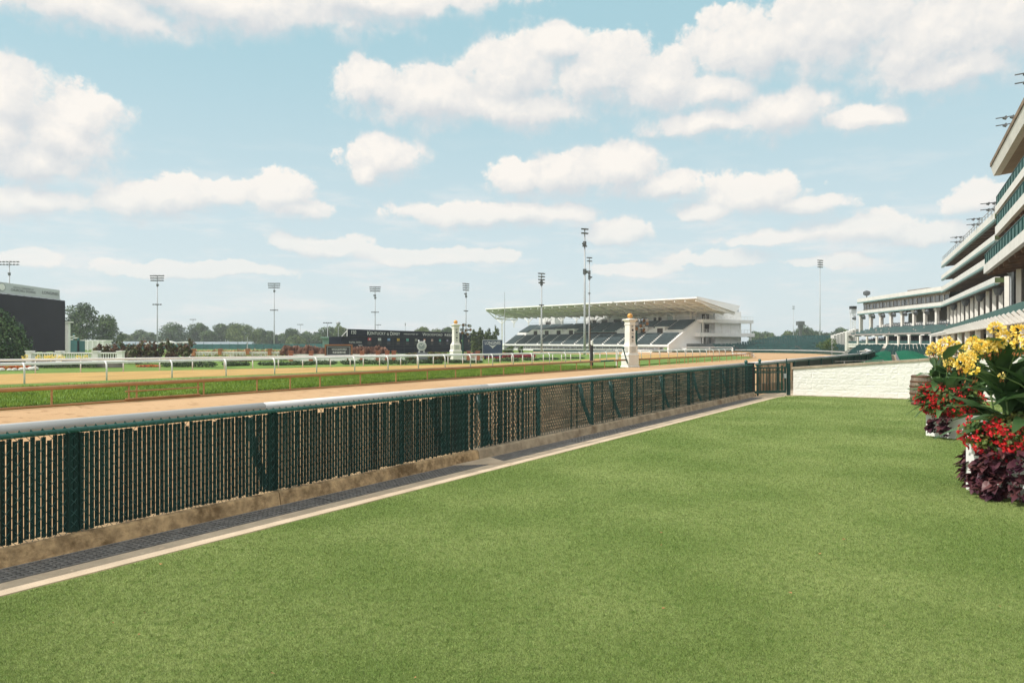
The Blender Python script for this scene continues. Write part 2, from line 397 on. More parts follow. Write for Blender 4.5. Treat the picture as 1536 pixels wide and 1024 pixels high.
m_tanturf = M('dormant_turf', (.42, .275, .105), .95, .14, 1.2, bump=.5, bscale=7, rotz=TH, stretch=(1, .35, 1), col2=(.36, .27, .10), k2=(.5, .75), spec=.1)
def sheet(name, pts, z, mat):
    mb = MB(); mb.add([(p[0], p[1], z) for p in pts], [tuple(range(len(pts)))])
    return tag(mb.build(name, mat), kind='structure')
R_ = 560
sheet('ground', [(-R_, -R_), (R_, -R_), (R_, R_), (-R_, R_)], GZ - .02, m_infield)
DR = 28.5                                                # inner rail of the dirt track
a0, a1 = SD(-60, 7.0), SD(70, 7.0)
# the turn: inner edge curls back to the left, the outer edge runs round behind it
turn_in = [SD(-60, DR), SD(66, DR)] + [PX(x, Y) for x, Y in ((1122, 103), (1130, 110), (1124, 119), (1104, 126), (1060, 131), (960, 137), (800, 150))]
outer = [SD(-60, 6.9), SD(30, 6.9), SD(52, 6.9)] + [PX(x, Y) for x, Y in ((1312, 62), (1303, 80), (1288, 104), (1262, 130), (1222, 149), (1160, 160), (1080, 166), (960, 172), (800, 180))]
mb = MB()
track_poly = [(p.x, p.y) for p in outer] + [(p.x, p.y) for p in reversed(turn_in)]
mb.add([(x, y, GZ) for x, y in track_poly], [tuple(range(len(track_poly)))])
tag(mb.build('dirt_track', m_dirt), kind='structure')
r1a, r1b = G(36.6, 575.6), G(739.3, 548.2)
r1c, r1d = G(891, 541.6), G(1099, 533.6)
r2a, r2b = G(53, 560), G(733, 545.4)
d1 = (r1b - r1a).normalized(); d2 = (r2b - r2a).normalized()
# turf course: tan dormant strip
tan = [r1a - d1 * 60, r1a, r1b, r1c, r1d, PX(1060, 133), PX(940, 140), G(960, 533.0), G(850, 541.5), r2b, r2a, r2a - d2 * 60]
sheet('turf_course', [(p.x, p.y) for p in tan], GZ + .012, m_tanturf)
# grass bank between the brown rail and the turf course, raised a little with a ragged front lip
bank_f = resample([SD(-60, DR + .55), SD(62, DR + .55)], 1.5)
bank_b = [r1a - d1 * 60 + Vector((.25, -.3, 0)), r1a + Vector((.25, -.3, 0)), r1b + Vector((.25, -.3, 0)), r1c + Vector((.25, -.3, 0)), PX(1083, 103)]
mb = MB(); line = [(p.x, p.y) for p in bank_f]
for i, p in enumerate(bank_f):
    k = mnoise.noise(Vector((p.x * .6, p.y * .6, 0)))
    bank_f[i] = p + nF * (k * .35 + .1)
poly = [(p.x, p.y) for p in bank_f] + [(p.x, p.y) for p in reversed(bank_b)]
mb.prism(poly, GZ - .05, [GZ + .10] * len(bank_f) + [GZ + .02] * len(bank_b))
tag(mb.build('grass_bank', m_infield), kind='structure')
# apron: raised concrete terrace we stand on, with the artificial lawn on it
ap = [SD(-30, 6.90), SD(56, 6.90), SD(80, 3.0), Vector((75, 160, 0)), Vector((140, 160, 0)), Vector((140, -30, 0)), Vector((-10, -30, 0))]
mb = MB(); mb.prism([(p.x, p.y) for p in ap], GZ - .3, -.012); tag(mb.build('apron', m_strip), kind='structure')
def mat_lawn():
    m, nt, out = newmat('artificial_lawn'); b = nd(nt, 'ShaderNodeBsdfPrincipled'); b.inputs['Roughness'].default_value = .8; b.inputs['Specular IOR Level'].default_value = .2
    nt.links.new(b.outputs[0], out.inputs[0]); v = coords(nt)
    n1 = noisen(nt, v, .55, 4); n2 = noisen(nt, v, 90, 3, .7); n3 = noisen(nt, v, 14, 4, .6)
    c = mixc(nt, ramp(nt, n1.outputs[0], .3, .7), (.15, .22, .052), (.25, .312, .10))
    c = mixc(nt, ramp(nt, n3.outputs[0], .45, .75), c, (.12, .198, .04))
    c = mixc(nt, ramp(nt, n2.outputs[0], .48, .70), c, (.045, .10, .020))
    nt.links.new(c, b.inputs['Base Color'])
    bp = nd(nt, 'ShaderNodeBump'); bp.inputs['Strength'].default_value = .8; bp.inputs['Distance'].default_value = .012
    nt.links.new(n2.outputs[0], bp.inputs['Height']); nt.links.new(bp.outputs[0], b.inputs['Normal']); return m
m_lawn = mat_lawn()
wallA, wallB = Vector((9.80, 25.55, 0)), Vector((16.6, 22.05, 0))
LD = 6.03
lawn_edge = resample([SD(-12, LD), SD(24.6, LD)], .35)
for i, p in enumerate(lawn_edge):
    lawn_edge[i] = p + nF * (.02 * mnoise.noise(Vector((i * .7, 0, 0))) + .012 * mnoise.noise(Vector((i * 2.3, 5, 0))))
lp = [(p.x, p.y) for p in lawn_edge] + [(9.0, 24.75), (9.9, 25.3), (16.5, 21.9), (19, 15), (14, -8), (-12, -8)]
mb = MB(); mb.prism(lp, -.02, 0.0); tag(mb.build('lawn', m_lawn), kind='structure')
# blades of the artificial turf, thinning with distance
def mat_blade():
    m, nt, out = newmat('turf_blade'); v = coords(nt); g = nd(nt, 'ShaderNodeNewGeometry')
    n1 = noisen(nt, v, .55, 4); n3 = noisen(nt, v, 14, 4)
    c = mixc(nt, ramp(nt, n1.outputs[0], .3, .7), (.162, .240, .055), (.292, .358, .125))
    c = mixc(nt, ramp(nt, n3.outputs[0], .4, .75), c, (.158, .228, .055))
    c = mixc(nt, ramp(nt, g.outputs['Random Per Island'], .80, .95), c, (.26, .30, .10))
    k = mathn(nt, 'MULTIPLY_ADD', g.outputs['Random Per Island'], 1.0, c=.45)
    cb = nd(nt, 'ShaderNodeVectorMath', operation='SCALE'); nt.links.new(c, cb.inputs[0]); nt.links.new(k, cb.inputs['Scale'])
    b = nd(nt, 'ShaderNodeBsdfPrincipled'); b.inputs['Roughness'].default_value = .5; b.inputs['Specular IOR Level'].default_value = .35
    nt.links.new(cb.outputs[0], b.inputs['Base Color']); t = nd(nt, 'ShaderNodeBsdfTranslucent'); nt.links.new(cb.outputs[0], t.inputs[0])
    mx = nd(nt, 'ShaderNodeMixShader'); mx.inputs[0].default_value = .3
    nt.links.new(b.outputs[0], mx.inputs[1]); nt.links.new(t.outputs[0], mx.inputs[2]); nt.links.new(mx.outputs[0], out.inputs[0]); return m
def blades(name, pts, z, h, w, mat, lean=.6):
    n = len(pts); a = rng.uniform(0, 2 * np.pi, n); hh = h * rng.uniform(.6, 1.25, n); ln = rng.uniform(0, lean, n) * hh; la = rng.uniform(0, 2 * np.pi, n)
    ww = w * rng.uniform(.7, 1.3, n); V = np.zeros((n, 3, 3))
    dx, dy = np.cos(a) * ww / 2, np.sin(a) * ww / 2
    zz = z if not hasattr(z, '__len__') else z
    V[:, 0] = np.stack([pts[:, 0] - dx, pts[:, 1] - dy, np.zeros(n) + zz], 1); V[:, 1] = np.stack([pts[:, 0] + dx, pts[:, 1] + dy, np.zeros(n) + zz], 1)
    V[:, 2] = np.stack([pts[:, 0] + np.cos(la) * ln, pts[:, 1] + np.sin(la) * ln, zz + hh], 1)
    return tag(npmesh(name, V, 3, mat), kind='stuff')
def lawn_pts(n, y0, y1):
    Y = y0 * (y1 / y0) ** rng.uniform(0, 1, n); X = rng.uniform(-.84, 1.0, n) * Y          # even in the logarithm of distance
    D = -math.cos(TH) * X + math.sin(TH) * Y
    k = (D < LD - .02) & (X < 15.5) & (Y < 25.35 - (X - 9.9) * .515)
    return np.stack([X[k], Y[k]], 1)
N = lawn_pts(2300000, 3.1, 26)
W = .0028 * (N[:, 1] / 5.0) ** .9
H = .012 + .003 * np.minimum(1, N[:, 1] / 12)
blades('turf_blades', N, 0.0, H, W, mat_blade(), 1.2)
lit_ = lawn_pts(40, 3.3, 12); ang = rng.uniform(0, 6.28, len(lit_)); Vl = np.zeros((len(lit_), 3, 3)); sz = rng.uniform(.008, .022, len(lit_))
for q in range(3):
    Vl[:, q, 0] = lit_[:, 0] + np.cos(ang + q * 2.3) * sz; Vl[:, q, 1] = lit_[:, 1] + np.sin(ang + q * 2.3) * sz * .6; Vl[:, q, 2] = .016 + .004 * q
tag(npmesh('leaf_litter', Vl, 3, M('dry_litter', (.34, .17, .07), .9, .3, 30, island=.6)), kind='stuff')
# rough grass on the bank behind the brown rail
m_bankblade = LEAF('bank_grass', (.12, .205, .022), (.22, .30, .045), .3, clump=.8, island=.35, spec=.2)
def band_pts(n, s0, s1, w0, w1, f):
    s = s0 + (s1 - s0) * rng.uniform(0, 1, n) ** .8; t = rng.uniform(0, 1, n) ** 1.3
    D = f(s); return s, D
n = 120000
s = -16 + 78 * rng.uniform(0, 1, n) ** .85; t = rng.uniform(0, 1, n) ** 1.7
D0 = DR + .6; Dback = np.interp(s, [-16, 8, 62], [46, 43.0, 36.0]); D = D0 + (Dback - D0) * t
X = math.sin(TH) * s - math.cos(TH) * D; Y = math.cos(TH) * s + math.sin(TH) * D
pt = np.stack([X, Y], 1)
# keep only what lies in front of the white rail
ra, rb = np.array(r1a)[:2], np.array(r1b)[:2]; e = rb - ra
side = e[0] * (pt[:, 1] - ra[1]) - e[1] * (pt[:, 0] - ra[0]); pt = pt[side < -1.0]
blades('bank_grass', pt, GZ + .03, np.full(len(pt), .15), np.full(len(pt), .05), m_bankblade, .8)

# ------------------------------------------------------------------ summer haze
def haze():
    m, nt, out = newmat('haze_air'); v = nd(nt, 'ShaderNodeVolumePrincipled'); v.inputs['Color'].default_value = (.86, .92, .97, 1); v.inputs['Density'].default_value = HAZE; v.inputs['Anisotropy'].default_value = .15
    nt.links.new(v.outputs[0], out.inputs['Volume'])
    mb = MB(); mb.box((0, 0, 16.0), (1240, 1240, 36)); tag(mb.build('haze', m, loc=(0, 0, 0)), kind='stuff')
HAZE = .00042
haze()
# ------------------------------------------------------------------ near boundary fence
FD = 6.87                                     # distance of the fence line from where we stand
ZT, ZB = 1.065, .165
S0, S1 = -4.0, 25.55
post_px = [118, 416, 606.5, 704.5, 812.5, 892, 951, 998.6, 1035.7, 1068, 1094]
post_s = [s_at(p, FD) for p in post_px]; post_s = [post_s[0] - 2.16 * k for k in (2, 1)] + post_s + [S1]
fence = thing('chain_link_fence', 'dark green chain link fence with privacy slats along the sand track', 'fence', SD(8, FD))
mb = MB(); PITCH, ROW = .045, .098            # knitted wires: each zigzags inside its own column
i0, i1 = int(S0 / PITCH), int(S1 / PITCH)
def wire(mb, pts, r):
    n = len(pts); vs = []
    for p in pts:
        vs += [p + Vector((0, 0, r)), p + nF * r * .9 - Vector((0, 0, r * .6)), p - nF * r * .9 - Vector((0, 0, r * .6))]
    fs = []
    for k in range(n - 1):
        for j in range(3): fs.append((k * 3 + j, k * 3 + (j + 1) % 3, k * 3 + 3 + (j + 1) % 3, k * 3 + 3 + j))
    mb.add(vs, fs)
for i in range(i0, i1):
    pts = []; k = 0; z = ZB - .035
    while z < ZT + .035:
        a = (i + (k % 2 if i % 2 == 0 else 1 - k % 2)) * PITCH
        pts.append(SD(a, FD + (.008 if k % 2 else -.008), z)); z += ROW / 2; k += 1
    wire(mb, pts, .0042 if i * PITCH < s_at(690, FD) else .0058)
mb.build('chain_link_mesh', m_wire, fence)
mb = MB(); mb.tube([SD(S0, FD, ZT), SD(S1, FD, ZT)], .024, 10)
for i in range(i0, i1, 2):                    # wire ties knuckled over the top rail
    c = SD(i * PITCH + .01, FD, ZT); mb.tube([c + nF * .03 - Vector((0, 0, .02)), c + Vector((0, 0, .036)), c - nF * .03 - Vector((0, 0, .02)) + dF * .03], .0075, 4)
mb.build('top_rail', m_green3, fence)
# slats, panel by panel: packed at the near end, mostly missing farther along
def slat_prob(s):
    for lim, p in ((s_at(640, FD), 1.0), (s_at(704, FD), .97), (s_at(760, FD), .60), (s_at(812, FD), .36), (s_at(960, FD), .08), (s_at(1030, FD), .13), (s_at(1068, FD), .22)):
        if s < lim: return p
    return .42
bounds = [S0] + post_s
for a, b in zip(bounds, bounds[1:]):
    if b - a < .2: continue
    mb = MB(); cnt = 0; m2 = MB()
    for i in range(int(a / PITCH), int(b / PITCH)):
        sc = (i + .5) * PITCH
        if (sc < s_at(640, FD) and random.random() > .985): continue
        if random.random() > slat_prob(sc):
            continue
        zb = ZB + random.uniform(-.012, .012) - (.05 if random.random() < .12 else 0); zt = ZT - .025 - (random.uniform(.02, .05) if random.random() < .10 else random.uniform(0, .01))
        c0 = SD(sc, FD + .002, zb); c1 = SD(sc + random.uniform(-.003, .003), FD + .002, zt)
        w = random.uniform(.0355, .038); mb.bar(c0, c1, w, .006, up=nF); cnt += 1
    if cnt: mb.build('slat_panel', m_slat, fence)
    if a > s_at(690, FD):
        for i in range(int(a / PITCH), int((b if b < S1 - .1 else b + 1.7) / PITCH)):
            for q in range(9):
                z0 = -.15 + q * .125 + (.06 if i % 2 else 0); m2.bar(SD(i * PITCH + .02, FD + .46, z0), SD(i * PITCH + .02, FD + .46, z0 + .105), .030, .006, up=nF)
            m2.bar(SD(i * PITCH + .02, FD + .465, -.2), SD(i * PITCH + .02, FD + .465, 1.0), .020, .004, up=nF)
        o = m2.build('backing_screen', m_slat_b, fence); o['label'] = 'faded brown woven backing'
for q, s in enumerate(post_s):
    mb = MB(); r = .038 if q in (2, 3) else .034
    mb.tube([SD(s, FD + .06, 0.0), SD(s, FD + .06, ZT + .02)], r, 12)
    if q in (2, 3): mb.tube([SD(s - .06, FD + .06, .05), SD(s - .06, FD + .06, ZT - .01)], .024, 10)
    mb.build('post', m_green, fence)
# concrete kerb under it
kb = MB(); ss = [S0 - 6] + [s_at(x, FD) for x in (413, 712)] + [S1 - .1]
curb = thing('concrete_kerb', 'stained concrete kerb carrying the green chain link fence', 'kerb', SD(8, FD))
for j, (a, b) in enumerate(zip(ss, ss[1:])):
    mb = MB(); n = max(2, int((b - a) / .3)); line = [SD(a + (b - a) * k / n + (.006 if k == 0 else -.006 if k == n else 0), 0) for k in range(n + 1)]
    wob = [.004 * mnoise.noise(Vector((k * .9, j * 7, 0))) for k in range(n + 1)]
    prof = [(-6.765, -.05), (-6.800, .128), (-6.82, .148), (-6.96, .150), (-7.10, .145), (-7.12, -.45), (-6.9, -.48)]
    mb.sweep(line, prof); mb.build('kerb_section', m_curb if j < 2 else M('pale_kerb', (.36, .285, .20), .9, .25, 5, bump=.5, bscale=30, col2=(.19, .13, .08), k2=(.5, .72)), curb)
# drain grating in front of the kerb
drain = thing('drain_grating', 'long grey metal drain grating beside the kerb', 'drain', SD(8, 6.57, 0))
mb = MB(); mb.sweep([SD(S0 - 6, 0), SD(25.0, 0)], [(-6.755, -.011), (-6.755, -.008), (-6.385, -.008), (-6.385, -.011)]); mb.build('channel', m_black, drain)
seg = 3.0; s = S0 - 2
while s < 25:
    mb = MB(); e = min(s + seg, 25.0)
    for D in np.linspace(6.40, 6.74, 6): mb.bar(SD(s, D, .000), SD(e - .012, D, .000), .020, .014)
    step = .06 if s < 12 else .12
    k = s
    while k < e: mb.bar(SD(k, 6.40, -.001), SD(k, 6.74, -.001), .020, .009); k += step
    mb.build('grate_panel', m_grate, drain); s = e
# edge strip: concrete ribbon between grating and lawn, with a patch across the drain
mb = MB(); n = 90; line = [SD(-12 + 37.2 * k / n, 0) for k in range(n + 1)]
mb.sweep(line, [(-6.36, -.011), (-6.36, .004), (-6.05, .004), (-6.05, -.011)])
mb.sweep([SD(-12, 0), SD(25.2, 0)], [(-6.772, -.011), (-6.772, .003), (-6.758, .003), (-6.758, -.011)])
tag(mb.build('edge_strip', m_strip, loc=SD(0, 6.2)), kind='structure')
sp = s_at(735, 6.5)
mb = MB(); mb.prism([tuple(SD(sp - .6, 6.76).xy), tuple(SD(sp + .35, 6.76).xy), tuple(SD(sp + .12, 6.3).xy), tuple(SD(sp + .0, 6.1).xy), tuple(SD(sp - .12, 6.3).xy)], 0.0, .012)
tag(mb.build('mortar_patch', m_strip, loc=SD(sp, 6.5)), 'pale mortar patch smeared across the drain grating', 'mortar patch')
# big rounded grey-white rail on the track side with leaning supports
rail = thing('track_rail', 'thick rounded white grey rail behind the green fence', 'rail', SD(8, 7.25, GZ))
RZ = 1.086
rl = [SD(s, 7.25, RZ) for s in (-6, s_at(395, 7.25), s_at(730, 7.25), 26, 40, 56)]
for a, b in zip(rl, rl[1:]):
    t = (b - a).normalized(); mb = MB(); mb.tube([a + t * .004, b - t * .004], .048, 14)
    o = mb.build('rail_tube', m_rail_w if len(rail.children) in (1, 3) else m_rail_grey, rail, smooth=True)
for px in (406, 673, 741, 890, 934, 1007, 1055, 1097):
    s = s_at(px, 7.0); mb = MB(); mb.tube([SD(s, 7.03, -.3), SD(s, 7.05, .12), SD(s - .06, 7.20, .55), SD(s - .1, 7.27, .97)], .042, 8)
    mb.build('support', m_green, rail, smooth=True)
# fence continuing past the gate towards the turn
far_f = thing('slatted_fence', 'solid dark green slatted fence running on past the white block wall', 'fence', SD(40, FD))
curve = [SD(25.9, FD), SD(40, FD), SD(52, FD)] + [PX(x, Y) for x, Y in ((1312.5, 62), (1303.5, 80))]
mb = MB(); mb.sweep([SD(31.5, FD)] + curve[1:], [(-.02, -.45), (-.02, 1.03), (.02, 1.03), (.02, -.45)]); mb.build('slat_panel', m_slat, far_f)
mb = MB(); s = 25.95
while s < 31.5:
    mb.bar(SD(s, FD, .02), SD(s, FD, 1.03), random.choice((.04, .055, .07)), .008, up=nF); s += .105
mb.build('slat_panel', m_slat_b, far_f)
mb = MB(); mb.sweep(curve, [(-.03, 1.03), (-.03, 1.085), (.03, 1.085), (.03, 1.03)]); mb.build('top_rail', m_green3, far_f)
for p in resample(curve, 2.6)[::1]:
    mb = MB(); mb.tube([p + Vector((.05, 0, -.4)), p + Vector((.05, 0, 1.08))], .035, 8); mb.build('post', m_green, far_f)
mb = MB(); mb.sweep(curve[2:], [(-.42, .95), (-.42, 1.12), (-.25, 1.14), (-.25, .95)]); mb.build('rail_cap', m_rail_grey, far_f)
# far outer fence round the turn
turnf = thing('turn_fence', 'low dark green fence with a white top rail round the far turn', 'fence', PX(1160, 160.5))
tl = [PX(x, Y) for x, Y in ((1303.2, 81.5), (1288.5, 104.5), (1262.5, 130.5), (1222, 149.5), (1160, 160.5), (1080, 166.5), (960, 172.5), (800, 180.5))]
tl = resample(tl, 6)
def zt(p): return .15 + .85 * max(0, (125 - p.y) / 45) if p.y < 125 else .13
mb = MB(); mw = MB()
for a, b in zip(tl, tl[1:]):
    za, zb_ = zt(a), zt(b)
    mb.add([(a.x, a.y, GZ), (b.x, b.y, GZ), (b.x, b.y, zb_ - .14), (a.x, a.y, za - .14)], [(0, 1, 2, 3)])
    mb.add([(a.x + .05, a.y + .06, GZ), (b.x + .05, b.y + .06, GZ), (b.x + .05, b.y + .06, zb_ - .14), (a.x + .05, a.y + .06, za - .14)], [(3, 2, 1, 0)])
    mw.bar((a.x, a.y, za), (b.x, b.y, zb_), .14, .10)
mb.build('fence_panel', m_green, turnf); mw.build('top_rail', m_rail_w, turnf)
mp = None
for a in tl:
    mb = MB(); mb.bar((a.x, a.y - .1, GZ), (a.x, a.y - .1, zt(a)), .10, .10); mb.build('post', m_green2, turnf)
# ------------------------------------------------------------------ gate and its posts
g1, g2 = Vector((8.22, 25.12, 0)), Vector((9.62, 25.62, 0)); gd = (g2 - g1).normalized()
gate = thing('metal_gate', 'black green metal bar gate between the fence and the white wall', 'gate', (g1 + g2) / 2)
mb = MB()
for z, h in ((.965, .045), (.80, .04), (.13, .09)): mb.bar(g1 + gd * .1 + Vector((0, 0, z)), g2 - gd * .1 + Vector((0, 0, z)), .04, h)
for k in range(2): 
    p = g1 + gd * (.09 if k == 0 else (g2 - g1).length - .09); mb.bar(p + Vector((0, 0, .08)), p + Vector((0, 0, 1.0)), .05, .05)
mb.build('gate_frame', m_green, gate)
L_ = (g2 - g1).length
for k in range(1, 10):
    p = g1 + gd * (.09 + (L_ - .18) * k / 10); mb = MB(); mb.bar(p + Vector((0, 0, .13)), p + Vector((0, 0, .965)), .022, .022); mb.build('bar', m_green, gate)
mb = MB(); mb.box(g2 - gd * .13 + Vector((0, -.04, .68)), (.1, .06, .16)); mb.build('latch', m_steel, gate)
mb = MB(); c = g1 - gd * .05; mb.box(c + Vector((0, 0, .56)), (.17, .17, 1.12), math.atan2(gd.y, gd.x)); mb.box(c + Vector((0, 0, 1.13)), (.19, .19, .03), math.atan2(gd.y, gd.x))
mb.box(c + Vector((0, 0, .04)), (.24, .24, .08), math.atan2(gd.y, gd.x))
tag(mb.build('gate_post', m_black, loc=c), 'square black post carrying the metal gate next to the chain link fence', 'post')
mb = MB(); c = g2 + gd * .05; mb.box(c + Vector((0, 0, .56)), (.09, .09, 1.12), math.atan2(gd.y, gd.x)); mb.tube([c + Vector((-.07, 0, .95)), c + Vector((-.07, 0, 1.28))], .018, 6)
tag(mb.build('gate_post', m_green, loc=c), 'dark green latch post of the gate beside the white wall', 'post')
for px, Y, lab in ((1119, 25.0, 'green ball-topped post ending the slatted chain link fence'), (1139.5, 26.8, 'green ball-topped post seen behind the bars of the gate')):
    c = PX(px, Y, 0); mb = MB(); mb.tube([c, c + Vector((0, 0, 1.14))], .045, 10); mb.lathe(c + Vector((0, 0, 1.13)), [(.02, 0), (.06, .03), (.065, .06), (.04, .10), (.005, .115)], 10)
    tag(mb.build('fence_post', m_green3, loc=c), lab, 'post')
c = PX(1160, 28.3, 0)
fr = thing('green_metal_frame', 'light green metal stand behind the bars of the gate', 'frame', c)
mb = MB(); mb.bar(c + Vector((-.75, 0, .72)), c + Vector((.35, .1, .74)), .05, .05); mb.bar(c + Vector((-.75, 0, .22)), c + Vector((.35, .1, .24)), .05, .04); mb.build('crossbar', m_tarp, fr)
for dx in (-.75, .35):
    mb = MB(); mb.bar(c + Vector((dx, .05, 0)), c + Vector((dx, .05, .95 if dx > 0 else .75)), .045, .045); mb.build('leg', m_tarp, fr)
mb = MB(); w0, w1 = PX(1140, 27.6, 0), PX(1192, 29.6, 0); mb.sweep([w0, w1], [(-.1, -.01), (-.1, .30), (.1, .30), (.1, -.01)])
tag(mb.build('brown_kerb', m_cap, loc=w0), 'low brown concrete kerb behind the gate', 'kerb')
# ------------------------------------------------------------------ white block wall
wall = thing('block_wall', 'white painted rough block wall with a tan cap', 'wall', wallA)
wd = (wallB - wallA).normalized(); wn = Vector((-wd.y, wd.x, 0)); WL = (wallB - wallA).length
def wz(t): return .90 + .085 * t
nx, nz_ = 300, 46; vs = []; fs = []
for i in range(nx + 1):
    for j in range(nz_ + 1):
        t = WL * i / nx; z = (wz(t) - .0) * j / nz_
        row = int(z / .203); jx = (t + (.2 if row % 2 else 0)) % .405; jz = z % .203
        q = mnoise.fractal(Vector((t * 10, z * 11, row)), 1.0, 2.0, 4) * .006 + mnoise.noise(Vector((t * 3.3, z * 4, 3))) * .003
        edge = min(jx, .405 - jx, jz, .203 - jz); q += .009 * min(1, edge / .012)
        p = wallA + wd * t - wn * (q + .01); vs.append((p.x, p.y, z))
for i in range(nx):
    for j in range(nz_):
        a = i * (nz_ + 1) + j; fs.append((a, a + nz_ + 1, a + nz_ + 2, a + 1))
mb = MB(); mb.add(vs, fs)
A, B = wallA, wallB; th = wn * .22; z1, z2 = wz(0), wz(WL)
mb.add([A, B, B + th, A + th, A + Vector((0, 0, z1)), B + Vector((0, 0, z2)), B + th + Vector((0, 0, z2)), A + th + Vector((0, 0, z1))], [(1, 2, 6, 5), (2, 3, 7, 6), (3, 0, 4, 7), (4, 5, 6, 7)])
mb.build('block_face', m_block, wall)
mb = MB(); ncap = 14
for k in range(ncap):
    t0, t1 = WL * k / ncap - (.05 if k == 0 else -.004), WL * (k + 1) / ncap - .004
    a, b = wallA + wd * t0 + wn * .11, wallA + wd * t1 + wn * .11
    a.z, b.z = wz(max(t0, 0)) + .042, wz(t1) + .042 + random.uniform(-.004, .004); mb.bar(a, b, .32, .075)
mb.build('cap', m_cap, wall)
# ------------------------------------------------------------------ barrel
bc = PX(1381.5, 21.6, 0)
bar = thing('oak_barrel', 'weathered oak barrel with rusty hoops against the white wall', 'barrel', bc)
prof = [(.24, 0.0), (.255, .02)] + [(.245 + .055 * math.sin(math.pi * (z / .88)), z) for z in np.linspace(.06, .82, 12)] + [(.255, .86), (.24, .885), (.22, .885), (.215, .86)]
mb = MB(); n = 22; ns = n * 4
for k in range(n):
    a0_, a1_ = 2 * math.pi * (k + .03) / n, 2 * math.pi * (k + .97) / n; dr = random.uniform(-.003, .003)
    vs = []; 
    for r, z in prof[:-2]:
        for q in range(3):
            a = a0_ + (a1_ - a0_) * q / 2; vs.append((bc.x + (r + dr) * math.cos(a), bc.y + (r + dr) * math.sin(a), z))
    m_ = len(prof) - 2
    mb.add(vs, [(i * 3 + q, i * 3 + q + 1, i * 3 + q + 4, i * 3 + q + 3) for i in range(m_ - 1) for q in range(2)])
mb.build('staves', m_barrel, bar)
mb = MB(); mb.lathe(bc, [(.215, .86), (.005, .862)], 24); mb.build('barrel_head', m_barrel, bar)
for z in (.045, .20, .34, .55, .69, .84):
    r = .247 + .055 * math.sin(math.pi * z / .88) + .006; mb = MB(); mb.lathe(bc, [(r, z - .024), (r + .004, z - .02), (r + .004, z + .02), (r, z + .024)], 36); mb.build('hoop', m_hoop, bar, smooth=False)
mb = MB(); mb.box((6.07, 8.45, .012), (.12, .06, .012), .4); mb.box((6.14, 8.42, .012), (.06, .05, .01), .9)
tag(mb.build('fallen_leaf', m_strip, loc=(6.07, 8.45, 0)), 'dry pale leaf lying on the lawn by the purple vines', 'leaf')
# ------------------------------------------------------------------ brown rail of the dirt track
br = thing('brown_track_rail', 'tan pipe rail on thin posts along the inner edge of the dirt', 'rail', SD(10, DR, GZ))
rtop = .70
rp = [SD(-40, DR), SD(60, DR)] + [PX(x, Y) for x, Y in ((1090, 91), (1112, 98), (1125, 106), (1129, 112), (1122, 119), (1104, 125), (1060, 130))]
gap0, gap1 = s_at(900, DR), s_at(958, DR)
mb = MB(); mb.tube([SD(-40, DR, GZ + rtop), SD(gap0, DR, GZ + rtop)], .080, 10); mb.build('rail_tube', m_rail_tan, br, smooth=True)
mb = MB(); mb.tube([SD(gap0 + .01, DR, GZ + rtop), SD(gap1, DR, GZ + rtop)], .080, 10); mb.build('rail_tube', m_green3, br, smooth=True)
mb = MB(); mb.tube([SD(gap1 + .01, DR, GZ + rtop)] + [Vector((p.x, p.y, GZ + rtop)) for p in rp[1:]], .080, 10); mb.build('rail_tube', m_rail_tan, br, smooth=True)
pp = [77.6, 193.4, 205, 297, 305.6, 385.5, 435.2, 480, 540.5, 594, 641, 683.4, 721.5, 755.5, 786.8, 815, 841, 864.8, 886.8, 907, 926, 940, 951.8, 959.6, 974.7, 989, 1002, 1015, 1027, 1039, 1048, 1057, 1067.5, 1075.6]
pts = [SD(s_at(p, DR), DR) for p in pp] + [SD(s_at(77.6, DR) - 3.2 * k, DR) for k in (1, 2, 3)] + [Vector((p.x, p.y, 0)) for p in resample(rp[1:], 2.5)[2:]]
for p in pts:
    mb = MB(); p.z = GZ - .1; mb.tube([p, p + Vector((0, 0, rtop + .1))], .036, 8); mb.build('post', m_rail_tan, br)
a, b = SD(s_at(188, DR - .06), DR - .06), SD(s_at(300, DR - .06), DR - .06)
for z in (.42, .12):
    mb = MB(); mb.tube([a + Vector((0, 0, GZ + z)), b + Vector((0, 0, GZ + z))], .032, 8); mb.build('gap_bar', m_rail_tan, br)
mb = MB(); mb.tube([SD(-40, DR, GZ + .05), SD(60, DR, GZ + .05)], .05, 6); mb.build('ground_rail', m_rail_tan, br)
# ------------------------------------------------------------------ white goose-neck rails of the turf course
def white_rail(name, label, line, posts, h, goose, r=.06, back=None):
    t = thing(name, label, 'rail', line[len(line) // 2])
    ll = [Vector((p.x, p.y, GZ + h)) for p in line]
    mb = MB(); mb.sweep([(p.x, p.y) for p in ll], [(-r, GZ + h - .08), (-r, GZ + h + .05), (-r * .5, GZ + h + .08), (r, GZ + h + .05), (r, GZ + h - .08)]); mb.build('rail_tube', m_rail_w, t)
    for p in posts:
        mb = MB(); q = Vector((p.x, p.y, GZ))
        if goose: mb.tube([q, q + Vector((0, 0, h * .72)), q + Vector((-.03, .04, h * .88)), q + Vector((-.12, .12, h - .02)), q + Vector((-.26, .24, h + .05))], .052, 8)
        else: mb.tube([q, q + Vector((0, 0, h))], .05, 6)
        mb.build('post', m_rail_w, t, smooth=True)
    return t
l1 = [r1a - d1 * 40, r1a, r1b, r1c, r1d]
sh_ = Vector((-.22, .2, 0))
def onseg(line, px):
    k = (px - CX) / F
    for a, b in zip(line, line[1:]):
        # (a.x+t dx) = k (a.y + t dy)
        dx, dy = b.x - a.x, b.y - a.y; den = dx - k * dy
        if abs(den) < 1e-9: continue
        t = (k * a.y - a.x) / den
        if -1e-6 <= t <= 1 + 1e-6: return a + (b - a) * t
    return None
